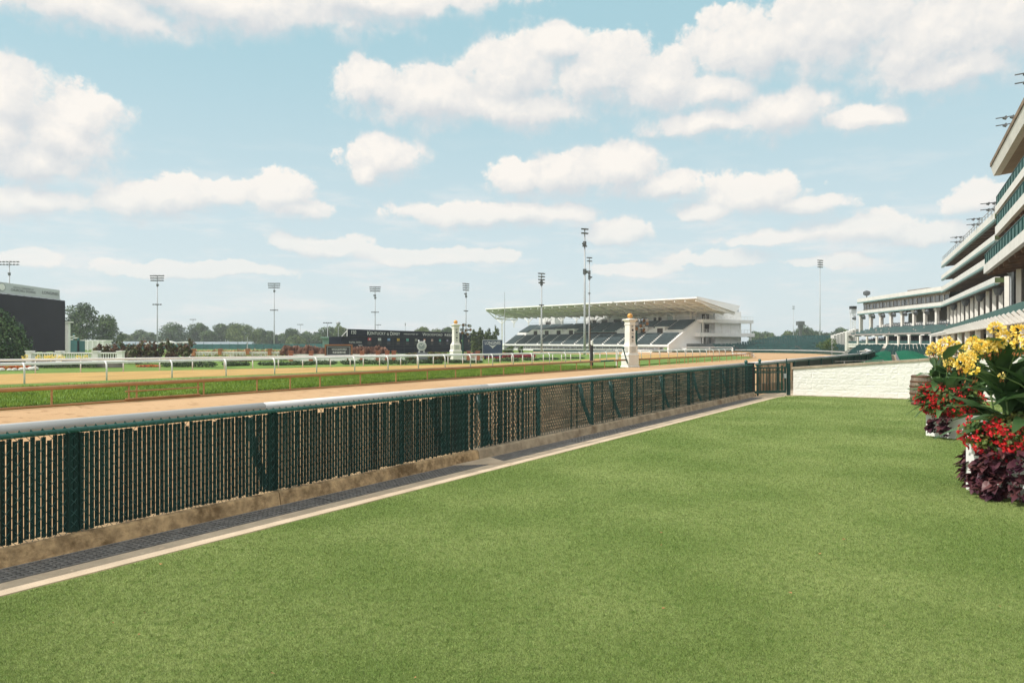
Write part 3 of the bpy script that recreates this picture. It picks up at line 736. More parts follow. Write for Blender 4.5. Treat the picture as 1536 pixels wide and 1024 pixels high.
p1 = [onseg(l1, p) for p in (-170, -70, 36.6, 160, 258, 339, 412, 475, 532, 582, 627.6, 667.6, 705.7, 739, 770, 798, 824.4, 848.4, 870.6, 891, 910, 928, 944, 962, 976, 990, 1003, 1016, 1028, 1039, 1050, 1060, 1070, 1079, 1088, 1098)]
white_rail('white_course_rail', 'white goose-neck rail nearest the brown rail and sand track', [p + sh_ for p in l1], [p for p in p1 if p], 1.12, True)
l2 = [r2a - d2 * 45, r2a, r2b, G(850, 541.8), G(902, 540.2)]
p2 = [onseg(l2, p) for p in (-170, -100, -25, 53, 121, 185, 239.5, 288.7, 336.5, 379, 417.6, 454, 495.7, 525.4, 545, 569.4, 601, 626, 650, 672, 694, 714, 733, 750, 767.7, 784, 800, 815, 829, 842.5, 856, 870, 885, 900)]
white_rail('white_course_rail', 'white straight-post rail in front of the hedges and flower beds', l2, [p for p in p2 if p], 1.02, False, .05)
# low white rails round the head of the turf course, before the far stand
def railing(label, line, h, step, rails=(1.0,), r=.05):
    t = thing('white_railing', label, 'rail', line[0]); line = [Vector((p.x, p.y, GZ)) for p in line]
    for k in rails:
        mb = MB()
        for a, b in zip(line, line[1:]): mb.bar(a + Vector((0, 0, h * k)), b + Vector((0, 0, h * k)), .1, .10)
        mb.build('rail_bar', m_rail_w, t)
    for p in resample(line, step):
        mb = MB(); mb.bar(p, p + Vector((0, 0, h)), .08, .08, up=(0, 1, 0)); mb.build('post', m_rail_w, t)
railing('long low white railing across the tan turf in front of the far stand', [PX(946, 140), PX(1030, 143), PX(1099, 141)], 1.35, 5)
railing('short white double railing closing the end of the turf course', [PX(1099.5, 127), PX(1098, 140)], 1.25, 1.6, (1.0, .55))
railing('faint white railing on the grass before the grey far stand', [PX(748, 119), PX(940, 128)], 1.15, 4)
railing('curved white railing at the tip of the dirt turn', [PX(1100, 128.5), PX(1118, 126), PX(1127, 121), PX(1131, 113)], .42, 3)
# ------------------------------------------------------------------ lettering
def lettering(parent, body, left, right, zbase, height, mat, out, depth=.03, name='lettering'):
    cu = bpy.data.curves.new(name, 'FONT'); cu.body = body; cu.size = 1.0; cu.extrude = 0.0; cu.resolution_u = 3
    tmp = bpy.data.objects.new(name, cu); me = bpy.data.meshes.new_from_object(tmp)
    bpy.data.objects.remove(tmp); bpy.data.curves.remove(cu)
    n = len(me.vertices); co = np.zeros(n * 3, dtype=np.float32); me.vertices.foreach_get('co', co); co = co.reshape(-1, 3)
    x0, x1 = co[:, 0].min(), co[:, 0].max(); y1 = co[:, 1].max(); y0 = 0 if co[:, 1].min() > -.05 else co[:, 1].min()
    left, right = Vector(left), Vector(right); off = base_of(parent); o = Vector(out).normalized() * depth
    u = (co[:, 0] - x0) / max(1e-6, x1 - x0); v = (co[:, 1] - y0) / (y1 - y0)
    W = np.zeros((n, 3)); 
    W[:, 0] = left.x + (right.x - left.x) * u + o.x - off.x; W[:, 1] = left.y + (right.y - left.y) * u + o.y - off.y
    zb = zbase if hasattr(zbase, '__len__') else (zbase, zbase)
    W[:, 2] = zb[0] + (zb[1] - zb[0]) * u + v * height - off.z
    me.vertices.foreach_set('co', W.astype(np.float32).ravel()); me.materials.clear(); me.materials.append(mat); me.name = name; me.update()
    return link(name, me, parent)
# ------------------------------------------------------------------ foliage
def cloud(n, ells, size, shell=.55, flat=.0, ncorner=4, up=.25):
    """n little leaf polygons spread through ellipsoids (cx,cy,cz,rx,ry,rz)"""
    E = np.array(ells, dtype=float); vol = (E[:, 3] * E[:, 4] * E[:, 5]) ** .72; pick = rng.choice(len(E), n, p=vol / vol.sum())
    d = rng.normal(size=(n, 3)); d /= np.linalg.norm(d, axis=1)[:, None]
    r = shell + (1.02 - shell) * rng.uniform(0, 1, n) ** .6; e = E[pick]
    c = e[:, :3] + d * e[:, 3:] * r[:, None] + rng.normal(size=(n, 3)) * size * .25
    nn = d + rng.normal(size=(n, 3)) * .75; nn[:, 2] += up; nn /= np.linalg.norm(nn, axis=1)[:, None]
    t = np.cross(nn, rng.normal(size=(n, 3))); t /= np.linalg.norm(t, axis=1)[:, None]; b = np.cross(nn, t)
    s = size * rng.uniform(.55, 1.35, n)[:, None]
    if ncorner == 3: V = np.stack([c - t * s * .5 - b * s * .35, c + t * s * .5 - b * s * .35, c + b * s * .65], 1)
    else: V = np.stack([c - t * s * .55, c - b * s * .38, c + t * s * .55, c + b * s * .38], 1)
    return V
def deciduous(name, h, w, mat, seed, nleaf=2600, leaf=.55, parent=None, base=(0, 0, 0)):
    """mesh pair (trunk, crown) for a tree h tall, w wide with its foot at base"""
    rr = random.Random(seed); bx, by, bz = base; mb = MB(); hb = h * .28
    mb.tube([(bx, by, bz - .3), (bx + rr.uniform(-.2, .2), by, bz + hb), (bx + rr.uniform(-.3, .3), by + .1, bz + h * .6)], [h * .028, h * .02, h * .008], 7)
    ells = []; nb = 15
    for k in range(nb):
        a = k * 2.4 + rr.uniform(-.4, .4); t = (k + .5) / nb; z = hb * .85 + (h * .93 - hb * .85) * t
        prof = math.sin(math.pi * min(1, .18 + .80 * t)) ** .6
        rad = w * .5 * prof * rr.uniform(.35, .78); x, y = bx + math.cos(a) * rad, by + math.sin(a) * rad
        s = w * rr.uniform(.17, .26); ells.append((x, y, bz + z, s, s, s * rr.uniform(.62, .85)))
        if k % 3 == 0: mb.tube([(bx, by, bz + hb * .9), (bx + (x - bx) * .5, by + (y - by) * .5, bz + hb + (z - hb) * .4), (x, y, bz + z)], [h * .011, h * .008, h * .003], 5)
    ells.append((bx, by, bz + h * .60, w * .28, w * .28, h * .26)); ells.append((bx + w * .05, by, bz + h * .88, w * .16, w * .16, h * .10))
    mb.build('trunk', m_trunk, parent)
    npmesh('crown', cloud(nleaf, ells, leaf), 4, mat, parent)
def tree(label, px, top, Y, wpx, mat=None, group=None, seed=None, nleaf=2600, leaf=None, name='broadleaf_tree'):
    h = (HZ - top) / F * Y + EYE - GZ; w = wpx / F * Y; c = PX(px, Y)
    t = thing(name, label, 'tree', c, group)
    deciduous(name, h, w, mat or m_tree, seed or int(px * 7), nleaf, leaf or max(.45, Y * .0016), t, c); return t
trees = [ # px, top, dist, width, light?, label
 (124, 453, 205, 54, 0, 'tall dark tree beside the black video screen'), (160, 474, 215, 46, 0, 'lower dark tree right of the tall one by the video screen'),
 (104, 480, 235, 30, 1, 'pale green tree peeping out beside the screen edge'), (186, 503, 360, 26, 1, 'small light tree at the foot of the tall dark tree'),
 (209, 498, 400, 32, 0, 'rounded hazy tree left of the leftmost full light pole'), (226, 501, 390, 30, 0, 'low rounded tree just behind the leftmost full light pole'),
 (262, 487, 360, 48, 0, 'broad dark tree behind the long grey barn roof'), (298, 485, 370, 32, 0, 'tall narrow crowned tree behind the thin floodlight mast'),
 (313, 497, 365, 30, 0, 'dark shoulder tree to the right of the tall narrow crown'), (332, 485, 395, 30, 0, 'tree with a high rounded top in the middle of the barn row'),
 (351, 486, 400, 30, 0, 'hazy tree whose top touches the big olive tree'), (366, 488, 350, 52, 1, 'big olive green tree at the end of the barn roof'),
 (390, 495, 380, 32, 0, 'grey green tree left of the second light pole'), (404, 498, 400, 28, 0, 'faint tree directly behind the second light pole'),
 (424, 503, 400, 26, 0, 'low faint tree just right of the second light pole'), (437, 494, 385, 32, 0, 'rounded dark tree between two light poles'),
 (446, 507, 330, 34, 1, 'low light green tree in front of the dark rounded one'), (461, 500, 390, 28, 0, 'small dark tree left of the scoreboard trees'),
 (476, 500, 380, 26, 0, 'dark tree above the red fountain grass'), (494, 491, 330, 34, 0, 'tall dark tree left of the dark scoreboard'), (510, 490, 320, 30, 1, 'bright green tree touching the scoreboard corner'),
 (634, 491, 340, 30, 1, 'light tree rising above the scoreboard behind the clock statue'), (655, 496, 350, 34, 1, 'flat topped tree above the scoreboard right of the clock'), (672, 492, 345, 24, 0, 'tree top just left of the first white pylon'),
 (1133, 498, 420, 24, 0, 'tree against the white end of the far stand'), (1151, 500, 430, 28, 0, 'hazy tree right of the white far stand'), (1168, 506, 440, 20, 0, 'lowest hazy tree between the far stand and the poles'),
 (1184, 498, 400, 26, 1, 'tree behind the small floodlight mast'), (1207, 491, 390, 34, 0, 'tallest tree behind the green bleachers'), (1222, 498, 395, 26, 0, 'tree just left of the right-hand tall light pole'),
 (1240, 500, 420, 20, 0, 'small tree right of the right-hand tall light pole'), (1262, 493, 390, 30, 0, 'rounded tree beside the clubhouse end wall')]
for px, top, Y, w, li, lab in trees: tree(lab, px, top, Y, w, m_tree2 if li else m_tree, nleaf=5200)
for k, (px, top) in enumerate(((60, 500), (-20, 498), (-80, 492), (240, 506), (282, 505), (420, 507), (532, 505), (560, 506), (590, 505), (615, 504), (700, 506), (-140, 490))):
    tree('low hazy tree in the distant row closing the horizon', px, top, 460 + 7 * k, 46, m_tree, 'distant tree row', nleaf=900, leaf=1.1)
# dense evergreen at far left
c = PX(2, 84); t = thing('evergreen_tree', 'dense dark evergreen in front of the black video screen', 'tree', c)
h = (HZ - 461) / F * 84 + EYE - GZ; ells = []
for k in range(46):
    u = (k + .5) / 46; z = .25 + (h - .7) * u; a = k * 2.399; rad = 3.3 * (1 - u ** 1.9) ** .8 * (.82 + .15 * random.random()); s = .35 + 1.0 * (1 - u)
    ells.append((c.x + math.cos(a) * rad * .78, c.y + math.sin(a) * rad * .78, c.z + z, s, s, s * 1.1))
mb = MB(); mb.tube([c, c + Vector((0, 0, h * .9))], [.2, .05], 7); mb.build('trunk', m_trunk, t)
npmesh('crown', np.concatenate([cloud(9000, ells, .26, up=.6), cloud(1500, [(c.x, c.y, c.z + h * .42, 2.3, 2.3, h * .40)], .4)]), 4, m_pine, t)
# columnar poplars by the scoreboard
for px, top, w, Y, lab in ((711, 493, 11, 150, 'slim columnar tree nearest the scoreboard end'), (720.5, 490, 13, 152, 'second slim columnar tree, a little taller than its left neighbour'), (729, 496, 9, 154, 'shortest and thinnest of the columnar trees'), (739, 487.5, 19, 150, 'widest columnar tree with a double tip beside the far stand')):
    c = PX(px, Y); t = thing('columnar_tree', lab, 'tree', c); h = (HZ - top) / F * Y + EYE - GZ; r = w / F * Y / 2; ells = []
    for k in range(16):
        u = (k + .5) / 16; a = k * 2.4; s = r * (.75 if u < .75 else .75 * (1 - u) * 3.4 + .08)
        tw = (.45 * r * (1 if k % 2 else -1)) if w > 15 else 0
        ells.append((c.x + math.cos(a) * r * .25 + tw, c.y + math.sin(a) * r * .3, c.z + h * (.06 + .9 * u) - (.35 if tw < 0 else 0), s * (.7 if tw else 1), s, h * .07))
    mb = MB(); mb.tube([c, c + Vector((0, 0, h * .8))], [.12, .03], 6); mb.build('trunk', m_trunk, t); npmesh('crown', cloud(2600, ells, .28, up=.5), 4, m_poplar, t)
# ------------------------------------------------------------------ light poles
lamp_me = None
def floodlight_mesh():
    mb = MB(); mb.add([(-.30, .05, -.22), (.30, .05, -.22), (.30, .30, -.08), (-.30, .30, -.08), (-.34, -.25, .10), (.34, -.25, .10), (.22, .24, .26), (-.22, .24, .26)], [(3, 2, 1, 0), (4, 5, 6, 7), (0, 1, 5, 4), (1, 2, 6, 5), (2, 3, 7, 6), (3, 0, 4, 7)])
    me = bpy.data.meshes.new('floodlight'); me.from_pydata(mb.v, [], mb.f); me.materials.append(m_steel_dark); return me
lamp_me = floodlight_mesh()
def light_pole(label, px, top, Y, rows, n, half, mid=(), base_r=.32, rz=0.0, row_gap=.95, ls=1.0, cluster=()):
    h = (HZ - top) / F * Y + EYE - GZ; c = PX(px, Y); t = thing('light_pole', label, 'light pole', c)
    mb = MB(); mb.tube([c, c + Vector((0, 0, h * .22)), c + Vector((0, 0, h))], [base_r, base_r * .85, base_r * .45], 10); mb.build('pole', m_steel, t, smooth=True)
    ax = Vector((math.cos(rz), math.sin(rz), 0))
    def arm(z, hw, k):
        mb = MB(); mb.bar(c - ax * hw + Vector((0, -.05, z)), c + ax * hw + Vector((0, -.05, z)), .12, .12); mb.build('crossarm', m_steel_dark, t)
        for q in range(k):
            o = link('floodlight', lamp_me, t, Vector((0, 0, z + .05)) + ax * (hw * (2 * (q + .5) / k - 1)) + Vector((0, -.25, 0))); o.rotation_euler = (random.uniform(-.2, .2), 0, rz + random.uniform(-.35, .35)); o.scale = (ls, ls, ls)
    for r in range(rows): arm(h - .1 - r * row_gap, half * (1 - .04 * r), n)
    for frac, hw, k in mid: arm(h * frac, hw, k)
    for frac, dx in cluster:
        mb = MB(); mb.tube([c + Vector((0, 0, h * frac - .5)), c + Vector((0, 0, h * frac + .5))], base_r * 1.3, 8); mb.build('collar', m_steel_dark, t)
        o = link('floodlight', lamp_me, t, Vector((dx, -.5, h * frac))); o.scale = (ls * 1.2,) * 3
    return t
light_pole('floodlight pole rising behind the white banner over the screen', 14, 392.5, 250, 2, 6, 3.6, cluster=((.86, .3),))
light_pole('tall floodlight pole left of the long grey barn roof', 236, 413.5, 295, 3, 7, 2.9, mid=((.60, 1.9, 4),), cluster=((.87, .4),), ls=1.1)
light_pole('floodlight pole at the right end of the barn row, before the scoreboard', 411.3, 425, 335, 3, 7, 2.9, mid=((.58, 1.9, 4),), cluster=((.88, .3),), ls=1.1)
light_pole('floodlight pole standing behind the dark scoreboard lettering', 562.7, 430.5, 350, 3, 7, 2.7, mid=((.58, 1.9, 4),), cluster=((.86, -.4), (.82, .3)), ls=1.1)
light_pole('floodlight pole right behind the first white pylon', 699, 425.5, 330, 4, 5, 2.0, mid=((.57, 1.3, 3),), rz=.8, cluster=((.84, -.4), (.80, .2)), ls=1.1)
light_pole('floodlight pole in front of the left part of the far stand', 812.3, 410, 150, 4, 5, .80, mid=((.60, .55, 3),), rz=.5, base_r=.22, row_gap=.62, ls=.55, cluster=((.88, -.3),))
light_pole('tallest floodlight pole, left of the close pair before the far stand', 877, 343.5, 140, 2, 4, .75, mid=((.86, .5, 2),), rz=.4, base_r=.26, row_gap=.8, ls=.65, cluster=((.66, .3), (.88, -.3)))
light_pole('shorter floodlight pole, right of the close pair before the far stand', 884, 386.5, 180, 2, 4, .70, mid=((.62, .4, 1),), rz=.4, base_r=.24, row_gap=.8, ls=.65, cluster=((.84, -.6), (.79, .4)))
light_pole('slim floodlight pole behind the green bleachers near the clubhouse', 1230, 390.5, 250, 4, 5, 1.3, rz=.5, base_r=.22, row_gap=.75, ls=.8)
light_pole('small distant floodlight mast left of the green bleachers pole', 1190, 459.5, 330, 2, 3, .9, rz=.5, base_r=.18, ls=.7)
for px, top, Y, lab in ((289.5, 479, 420, 'thin distant lamp mast before the tall narrow tree'), (246, 489, 430, 'faint lamp mast in front of the broad dark tree'), (450.5, 486.5, 430, 'faint lamp mast above the low light tree'), (491.5, 484, 300, 'thin lamp mast left of the bright tree by the scoreboard'), (567, 487, 430, 'tiny lamp mast peeping over the scoreboard lettering')):
    light_pole(lab, px, top, Y, 1, 4, 1.9, base_r=.2, ls=1.0)
def mast(label, px, top, Y, r=.08, extra=None):
    c = PX(px, Y); h = (HZ - top) / F * Y + EYE - GZ; mb = MB(); mb.tube([c, c + Vector((0, 0, h))], [r, r * .5], 6)
    if extra == 'ball': mb.lathe(c + Vector((0, 0, h - .6)), [(.1, 0), (.5, .3), (.5, .7), (.1, 1.0)], 8)
    if extra == 'box': mb.box(c + Vector((0, 0, h - .9)), (2.6, 2.6, 1.6)); mb.box(c + Vector((0, 0, h - 2.6)), (1.5, 1.5, 1.8))
    if extra == 'box': mb.box(c + Vector((0, 0, h * .5)), (.8, .8, h * .8))
    if extra == 'dash': mb.box(c + Vector((0, -.1, h - .8)), (.3, .2, .9)); mb.box(c + Vector((.5, -.1, h - 3.2)), (.9, .2, .4))
    return tag(mb.build('mast', m_steel if extra != 'box' else m_steel_dark, loc=c), label, 'mast')
mast('needle thin flag mast at the left end of the far stand', 757, 438, 160)
mast('pale lamp post with a round head left of the scoreboard', 507.5, 484.5, 170, .14, 'ball')
mast('short dark mast with two signal boxes above the scoreboard', 608, 483, 250, .07, 'dash')
mast('boxy dark topped tower behind the green bleachers', 1200.5, 481.5, 300, .25, 'box')
mast('wooden utility pole behind the low white balustrade', 371, 504.5, 220, .2)
mast('thin green pole in front of the yellow green bush', 1248, 505, 120, .06)
# ------------------------------------------------------------------ video board
vb = thing('video_board', 'huge black video screen topped by a pale banner', 'video screen', Vector((-90.5, 140, GZ)))
va, vbp = Vector((-87.4, 113.5, GZ)), Vector((-91.4, 150, GZ)); vd = (vbp - va).normalized(); vn = Vector((vd.y, -vd.x, 0))     # vn faces us / the stands
def onv(px):
    k = (px - CX) / F; t = (k * va.y - va.x) / (vd.x - k * vd.y); return va + vd * t
def vz(y, p): return EYE - (y - HZ) / F * p.y
ztop = vz(451, vbp)
mb = MB(); b_ = vn * -2.2
a2 = va - vd * 6
mb.hexa([a2 + Vector((0, 0, .5)), vbp + Vector((0, 0, .5)), vbp + b_ + Vector((0, 0, .5)), a2 + b_ + Vector((0, 0, .5)), Vector((a2.x, a2.y, ztop)), Vector((vbp.x, vbp.y, ztop)), Vector((vbp.x + b_.x, vbp.y + b_.y, ztop)), Vector((a2.x + b_.x, a2.y + b_.y, ztop))]); mb.build('screen', m_screen, vb)
mb = MB(); q = vn * -.3
for k in range(9):
    p = va.lerp(vbp, (k + .5) / 9) + vn * -1; mb.bar(p, Vector((p.x, p.y, .2)), .5, .5)
mb.build('base', m_black, vb)
bl, brp = a2 + vn * -.3, onv(92) + vn * -.3; z0b, z1b = vz(449.3, brp), vz(435.2, brp)
mb = MB(); mb.hexa([Vector((bl.x, bl.y, z0b)), Vector((brp.x, brp.y, z0b)), Vector((brp.x - .4, brp.y, z0b)), Vector((bl.x - .4, bl.y, z0b)), Vector((bl.x, bl.y, z1b)), Vector((brp.x, brp.y, z1b)), Vector((brp.x - .4, brp.y, z1b)), Vector((bl.x - .4, bl.y, z1b))]); ban = mb.build('banner', m_banner, vb)
def bant(txt, x0, x1, fr, hh, mat):
    a, b = onv(x0) + vn * -.3, onv(x1) + vn * -.3
    # push along the banner so that the words end where the board's end is near
    zz = z0b + (z1b - z0b) * fr; lettering(ban, txt, a, b, zz, (z1b - z0b) * hh, mat, vn, .06)
bant('OFFICIAL TIMEKEEPER OF', 22, 52.5, .60, .15, m_textg); bant('CHURCHILL DOWNS', 18.5, 55.5, .30, .23, m_textg); bant('LONGINES', 65.5, 90, .40, .30, m_textg)
wc = onv(5) + vn * -.22; wcz = z0b + (z1b - z0b) * .55; rr_ = (z1b - z0b) * .42
mb = MB(); vs = [];
for k in range(24):
    a = 2 * math.pi * k / 24; vs.append(Vector((wc.x, wc.y, wcz)) + vd * (math.cos(a) * rr_ * 1.5) + Vector((0, 0, math.sin(a) * rr_)))
mb.add(vs, [tuple(range(24))]); mb.build('watch_picture', m_steel, ban)
mb = MB(); mb.add([Vector((wc.x, wc.y, wcz)) + vn * .02 + (v - Vector((wc.x, wc.y, wcz))) * .72 for v in vs], [tuple(range(24))]); mb.build('dial_picture', m_white, ban)
mb = MB(); 
for k in range(14):
    p = va.lerp(vbp, (k + .5) / 14); mb.bar(Vector((p.x - .4, p.y, ztop - .1)), Vector((p.x - .4, p.y, z0b + .1)), .15, .15)
mb.build('banner_strut', m_steel, vb)
c = PX(101.3, 152); mb = MB(); mb.box(c + Vector((0, 0, 3.2)), (.75, .75, 6.4)); mb.box(c + Vector((.25, 0, 6.5)), (1.5, .9, .25)); mb.tube([c + Vector((-.7, -.3, 0)), c + Vector((-.7, -.3, 1.2))], .3, 8)
tag(mb.build('white_column', m_white, loc=c), 'white square column standing at the right end of the video screen', 'column')
# ------------------------------------------------------------------ booths, barns, windscreen
b1 = thing('green_booth', 'dark green booth with white top boards beside the video screen', 'booth', PX(113, 165))
c = PX(112, 165); mb = MB(); mb.box(c + Vector((0, 0, 1.35)), (3.2, 2.5, 2.7)); mb.build('booth_body', m_teal, b1)
for dz, dx, w in ((3.55, -.6, 1.9), (2.95, -.4, 1.6), (3.3, 1.0, 1.1), (3.75, .6, .5)): 
    mb = MB(); mb.box(c + Vector((dx, -1.2, dz)), (w, .1, .22)); mb.build('sign_board', m_white, b1)
mb = MB(); mb.bar(c + Vector((.45, -1.1, 2.5)), c + Vector((.45, -1.1, 4.2)), .25, .25); mb.bar(c + Vector((1.45, -1.1, .2)), c + Vector((1.45, -1.1, 3.3)), .3, .3); mb.build('sign_post', m_teal, b1)
c = PX(145, 190); mb = MB(); mb.box(c + Vector((0, 0, 1.5)), (6.0, 3, 2.2)); mb.box(c + Vector((0, 0, 2.75)), (6.6, 3.4, .3)); 
for k in range(5): mb.box(c + Vector((-2.6 + 1.3 * k, -1.6, 1.4)), (.25, .3, 2.6))
tag(mb.build('white_pavilion', m_white_far, loc=c), 'small white pavilion behind the red leaved plants', 'pavilion')
def barn(label, x0, x1, ytop, yeave, Y, cat='barn'):
    a, b = P(x0, yeave, Y), P(x1, yeave, Y); zt_ = P(x0, ytop, Y).z; t = thing('long_barn', label, cat, PX((x0 + x1) / 2, Y)); dep = 9
    mb = MB(); mb.add([a + Vector((-1, -.5, 0)), b + Vector((1, -.5, 0)), Vector((b.x + .5, Y + dep / 2, zt_)), Vector((a.x - .5, Y + dep / 2, zt_)), b + Vector((1, dep, 0)), a + Vector((-1, dep, 0))], [(0, 1, 2, 3), (3, 2, 4, 5), (0, 3, 5), (1, 4, 2)]); mb.build('roof', m_barnroof, t)
    mb = MB(); mb.hexa([Vector((a.x, Y, GZ)), Vector((b.x, Y, GZ)), Vector((b.x, Y + dep - .5, GZ)), Vector((a.x, Y + dep - .5, GZ)), Vector((a.x, Y, a.z - .05)), Vector((b.x, Y, a.z - .05)), Vector((b.x, Y + dep - .5, a.z - .05)), Vector((a.x, Y + dep - .5, a.z - .05))]); mb.build('wall', m_white_far, t)
    k = a.x + 2
    while k < b.x - 2:
        mb = MB(); mb.box((k, Y - .05, GZ + (a.z - GZ) * .42), (1.4, .12, (a.z - GZ) * .8)); mb.build('door', m_teal, t); k += 4.2
barn('long grey roofed barn behind the leftmost tall light pole', 176, 240, 512, 518.5, 300)
barn('long grey roofed barn under the broad dark trees', 244, 372, 512.5, 519.3, 292)
for k, (px, lab) in enumerate(((228, 'white van parked against the barn, leftmost of the row'), (247, 'white horse trailer parked beside the light pole'), (257, 'white pickup truck second from the light pole'), (269, 'white box truck in the middle of the parked row'), (280, 'white van at the right end of the parked row'))):
    c = PX(px, 280); t = thing('parked_vehicle', lab, 'vehicle', c, 'vehicles parked by the barns'); L2 = 2.6
    mb = MB(); prof = [(-L2, .5), (-L2, 1.5 + .35 * (k % 2)), (-L2 * .3, 2.3 + .3 * (k % 3)), (L2 * .5, 2.3 + .2 * (k % 2)), (L2 * .75, 1.5), (L2, 1.35), (L2, .5)]
    mb.add([c + Vector((x, y, z)) for y in (-.95, .95) for x, z in prof], [tuple(range(6, -1, -1)), tuple(range(7, 14))] + [(i, (i + 1) % 7, 7 + (i + 1) % 7, 7 + i) for i in range(7)]); mb.build('body', m_white, t)
    mb = MB(); mb.box(c + Vector((L2 * .15, -.97, 1.8)), (2.0, .06, .45)); mb.build('window', m_black, t)
    for x in (-1.6, 1.6):
        mb = MB(); mb.tube([c + Vector((x, -1.0, .4)), c + Vector((x, -.75, .4))], .4, 10); mb.build('wheel', m_black, t)
ws = thing('green_windscreen', 'long dark green windscreen fence behind the flower beds', 'fence', PX(330, 245))
mb = MB(); mb.quad(PX(150, 245), PX(500, 240), PX(500, 240, P(0, 515.6, 240).z), PX(150, 245, P(0, 516.5, 245).z)); mb.quad(PX(150, 245.1), PX(500, 240.1), PX(500, 240.1, 1.3), PX(150, 245.1, 1.1)); mb.build('screen_cloth', m_teal, ws)
for k in range(28):
    p = PX(152 + 12.8 * k, 244.6 - .18 * k); mb = MB(); mb.tube([p, p + Vector((0, 0, 2.0 + .4 * (k % 4 == 0)))], .07, 5); mb.build('post', m_green, ws)
# ------------------------------------------------------------------ white balustrade by the screen
bal = thing('white_balustrade', 'white balustrade with square piers in front of the video screen', 'balustrade', PX(150, 68))
y0, y1 = 68.0, 68.0; ztopb = EYE - (528.3 - HZ) / F * 68; zlow = EYE - (541.0 - HZ) / F * 68
def bx(px): return PX(px, 68)
mb = MB(); a, b = bx(42), bx(184)
for z, hgt, d in ((ztopb - .06, .12, .34), (zlow + .06, .12, .30)): mb.box(((a.x + b.x) / 2, 68, z), (b.x - a.x, d, hgt))
mb.build('handrail', m_white, bal)
mb = MB(); mb.box(((a.x + b.x) / 2, 68.05, (zlow + GZ) / 2 + .0), (b.x - a.x, .4, zlow - GZ)); mb.build('plinth', M('grey_plinth', (.16, .14, .13), .8, .2, 2), bal)
for k in range(38):
    x = a.x + .2 + (b.x - a.x - .4) * k / 37; mb = MB(); mb.lathe((x, 68, zlow + .1), [(.045, 0), (.075, .12), (.05, .3), (.06, ztopb - zlow - .2)], 8); mb.build('baluster', m_white, bal)
for px in (45, 90, 144.5, 181):
    mb = MB(); p = bx(px); mb.box((p.x, 68, (zlow - .1 + ztopb) / 2), (.50, .48, ztopb - zlow + .25)); mb.box((p.x, 68, ztopb + .1), (.60, .58, .1)); mb.build('pier', m_white, bal)
# second low balustrade, longer, with terracotta piers
def low_bal(label, x0, x1, ytop, ybot, Y, piers, pm):
    t = thing('low_balustrade', label, 'balustrade', PX((x0 + x1) / 2, Y)); z1, z0 = EYE - (ytop - HZ) / F * Y, EYE - (ybot - HZ) / F * Y; a, b = PX(x0, Y), PX(x1, Y)
    mb = MB(); mb.box(((a.x + b.x) / 2, Y, z1 - .06), (b.x - a.x, .25, .14)); mb.box(((a.x + b.x) / 2, Y + .02, (z0 + GZ) / 2), (b.x - a.x, .24, z0 - GZ)); mb.build('handrail', m_white, t)
    n = int((x1 - x0) / 2.2)
    for k in range(min(n, 90)):
        x = a.x + (b.x - a.x) * (k + .5) / n; mb = MB(); mb.box((x, Y, (z0 + z1) / 2 - .05), (.10, .10, z1 - z0 - .1)); mb.build('baluster', m_white, t)
    for px in piers:
        p = PX(px, Y); mb = MB(); mb.box((p.x, Y - .05, (z1 + .35 + GZ) / 2), (.48, .48, z1 + .35 - GZ)); mb.box((p.x, Y - .05, z1 + .4), (.58, .58, .1)); mb.build('pier', pm, t)
m_terra = M('terracotta_pier', (.38, .16, .075), .8, .2, 5)
low_bal('long low white balustrade with terracotta piers behind the yellow bed', 283, 422, 527.6, 533, 105, (291, 330.5, 372, 405), m_terra)
low_bal('low white balustrade with red brick piers under the fountain grass', 433, 571, 531.3, 536.5, 92, (437, 467, 543.5, 567), m_brick)
low_bal('short plain white balustrade left of the clock statue', 572, 608, 531, 537.5, 92, (581, 591), m_brick)
low_bal('low grey white balustrade under the pink flowers by the scoreboard end', 695, 724, 531.5, 537.5, 95, (703, 717), m_brick)
# ------------------------------------------------------------------ beds, hedges, plants
def bed(name, label, x0, x1, ytop, Y, depth, mat, cat, n=1500, leaf=.16, parts=None):
    a, b = PX(x0, Y), PX(x1, Y); z = EYE - (ytop - HZ) / F * Y; h = z - GZ; k = max(2, int((b.x - a.x) / max(.5, h * .6))); ells = []
    for i in range(k):
        x = a.x + (b.x - a.x) * (i + .5) / k; w = (b.x - a.x) / k * .75; hh = h * random.uniform(.82, 1.0); ells.append((x, Y + depth / 2, GZ + hh * .48, w, depth * .55, hh * .52))
    return tag(npmesh(name, cloud(n, ells, leaf, shell=.3), 4, mat, None, PX((x0 + x1) / 2, Y)), label, cat)
def hedge(label, x0, x1, ytop, Y, depth=1.4):
    a, b = PX(x0, Y), PX(x1, Y); h = EYE - (ytop - HZ) / F * Y - GZ; L2 = b.x - a.x; n = max(1, int(L2 / 1.1)); ells = []
    for i in range(n): ells.append((a.x + L2 * (i + .5) / n, Y + depth / 2, GZ + h * .48, L2 / n * .72, depth * .6, h * .54))
    return tag(npmesh('clipped_hedge', cloud(500 + 260 * n, ells, .15, shell=.45), 4, m_hedge, None, PX((x0 + x1) / 2, Y)), label, 'hedge')
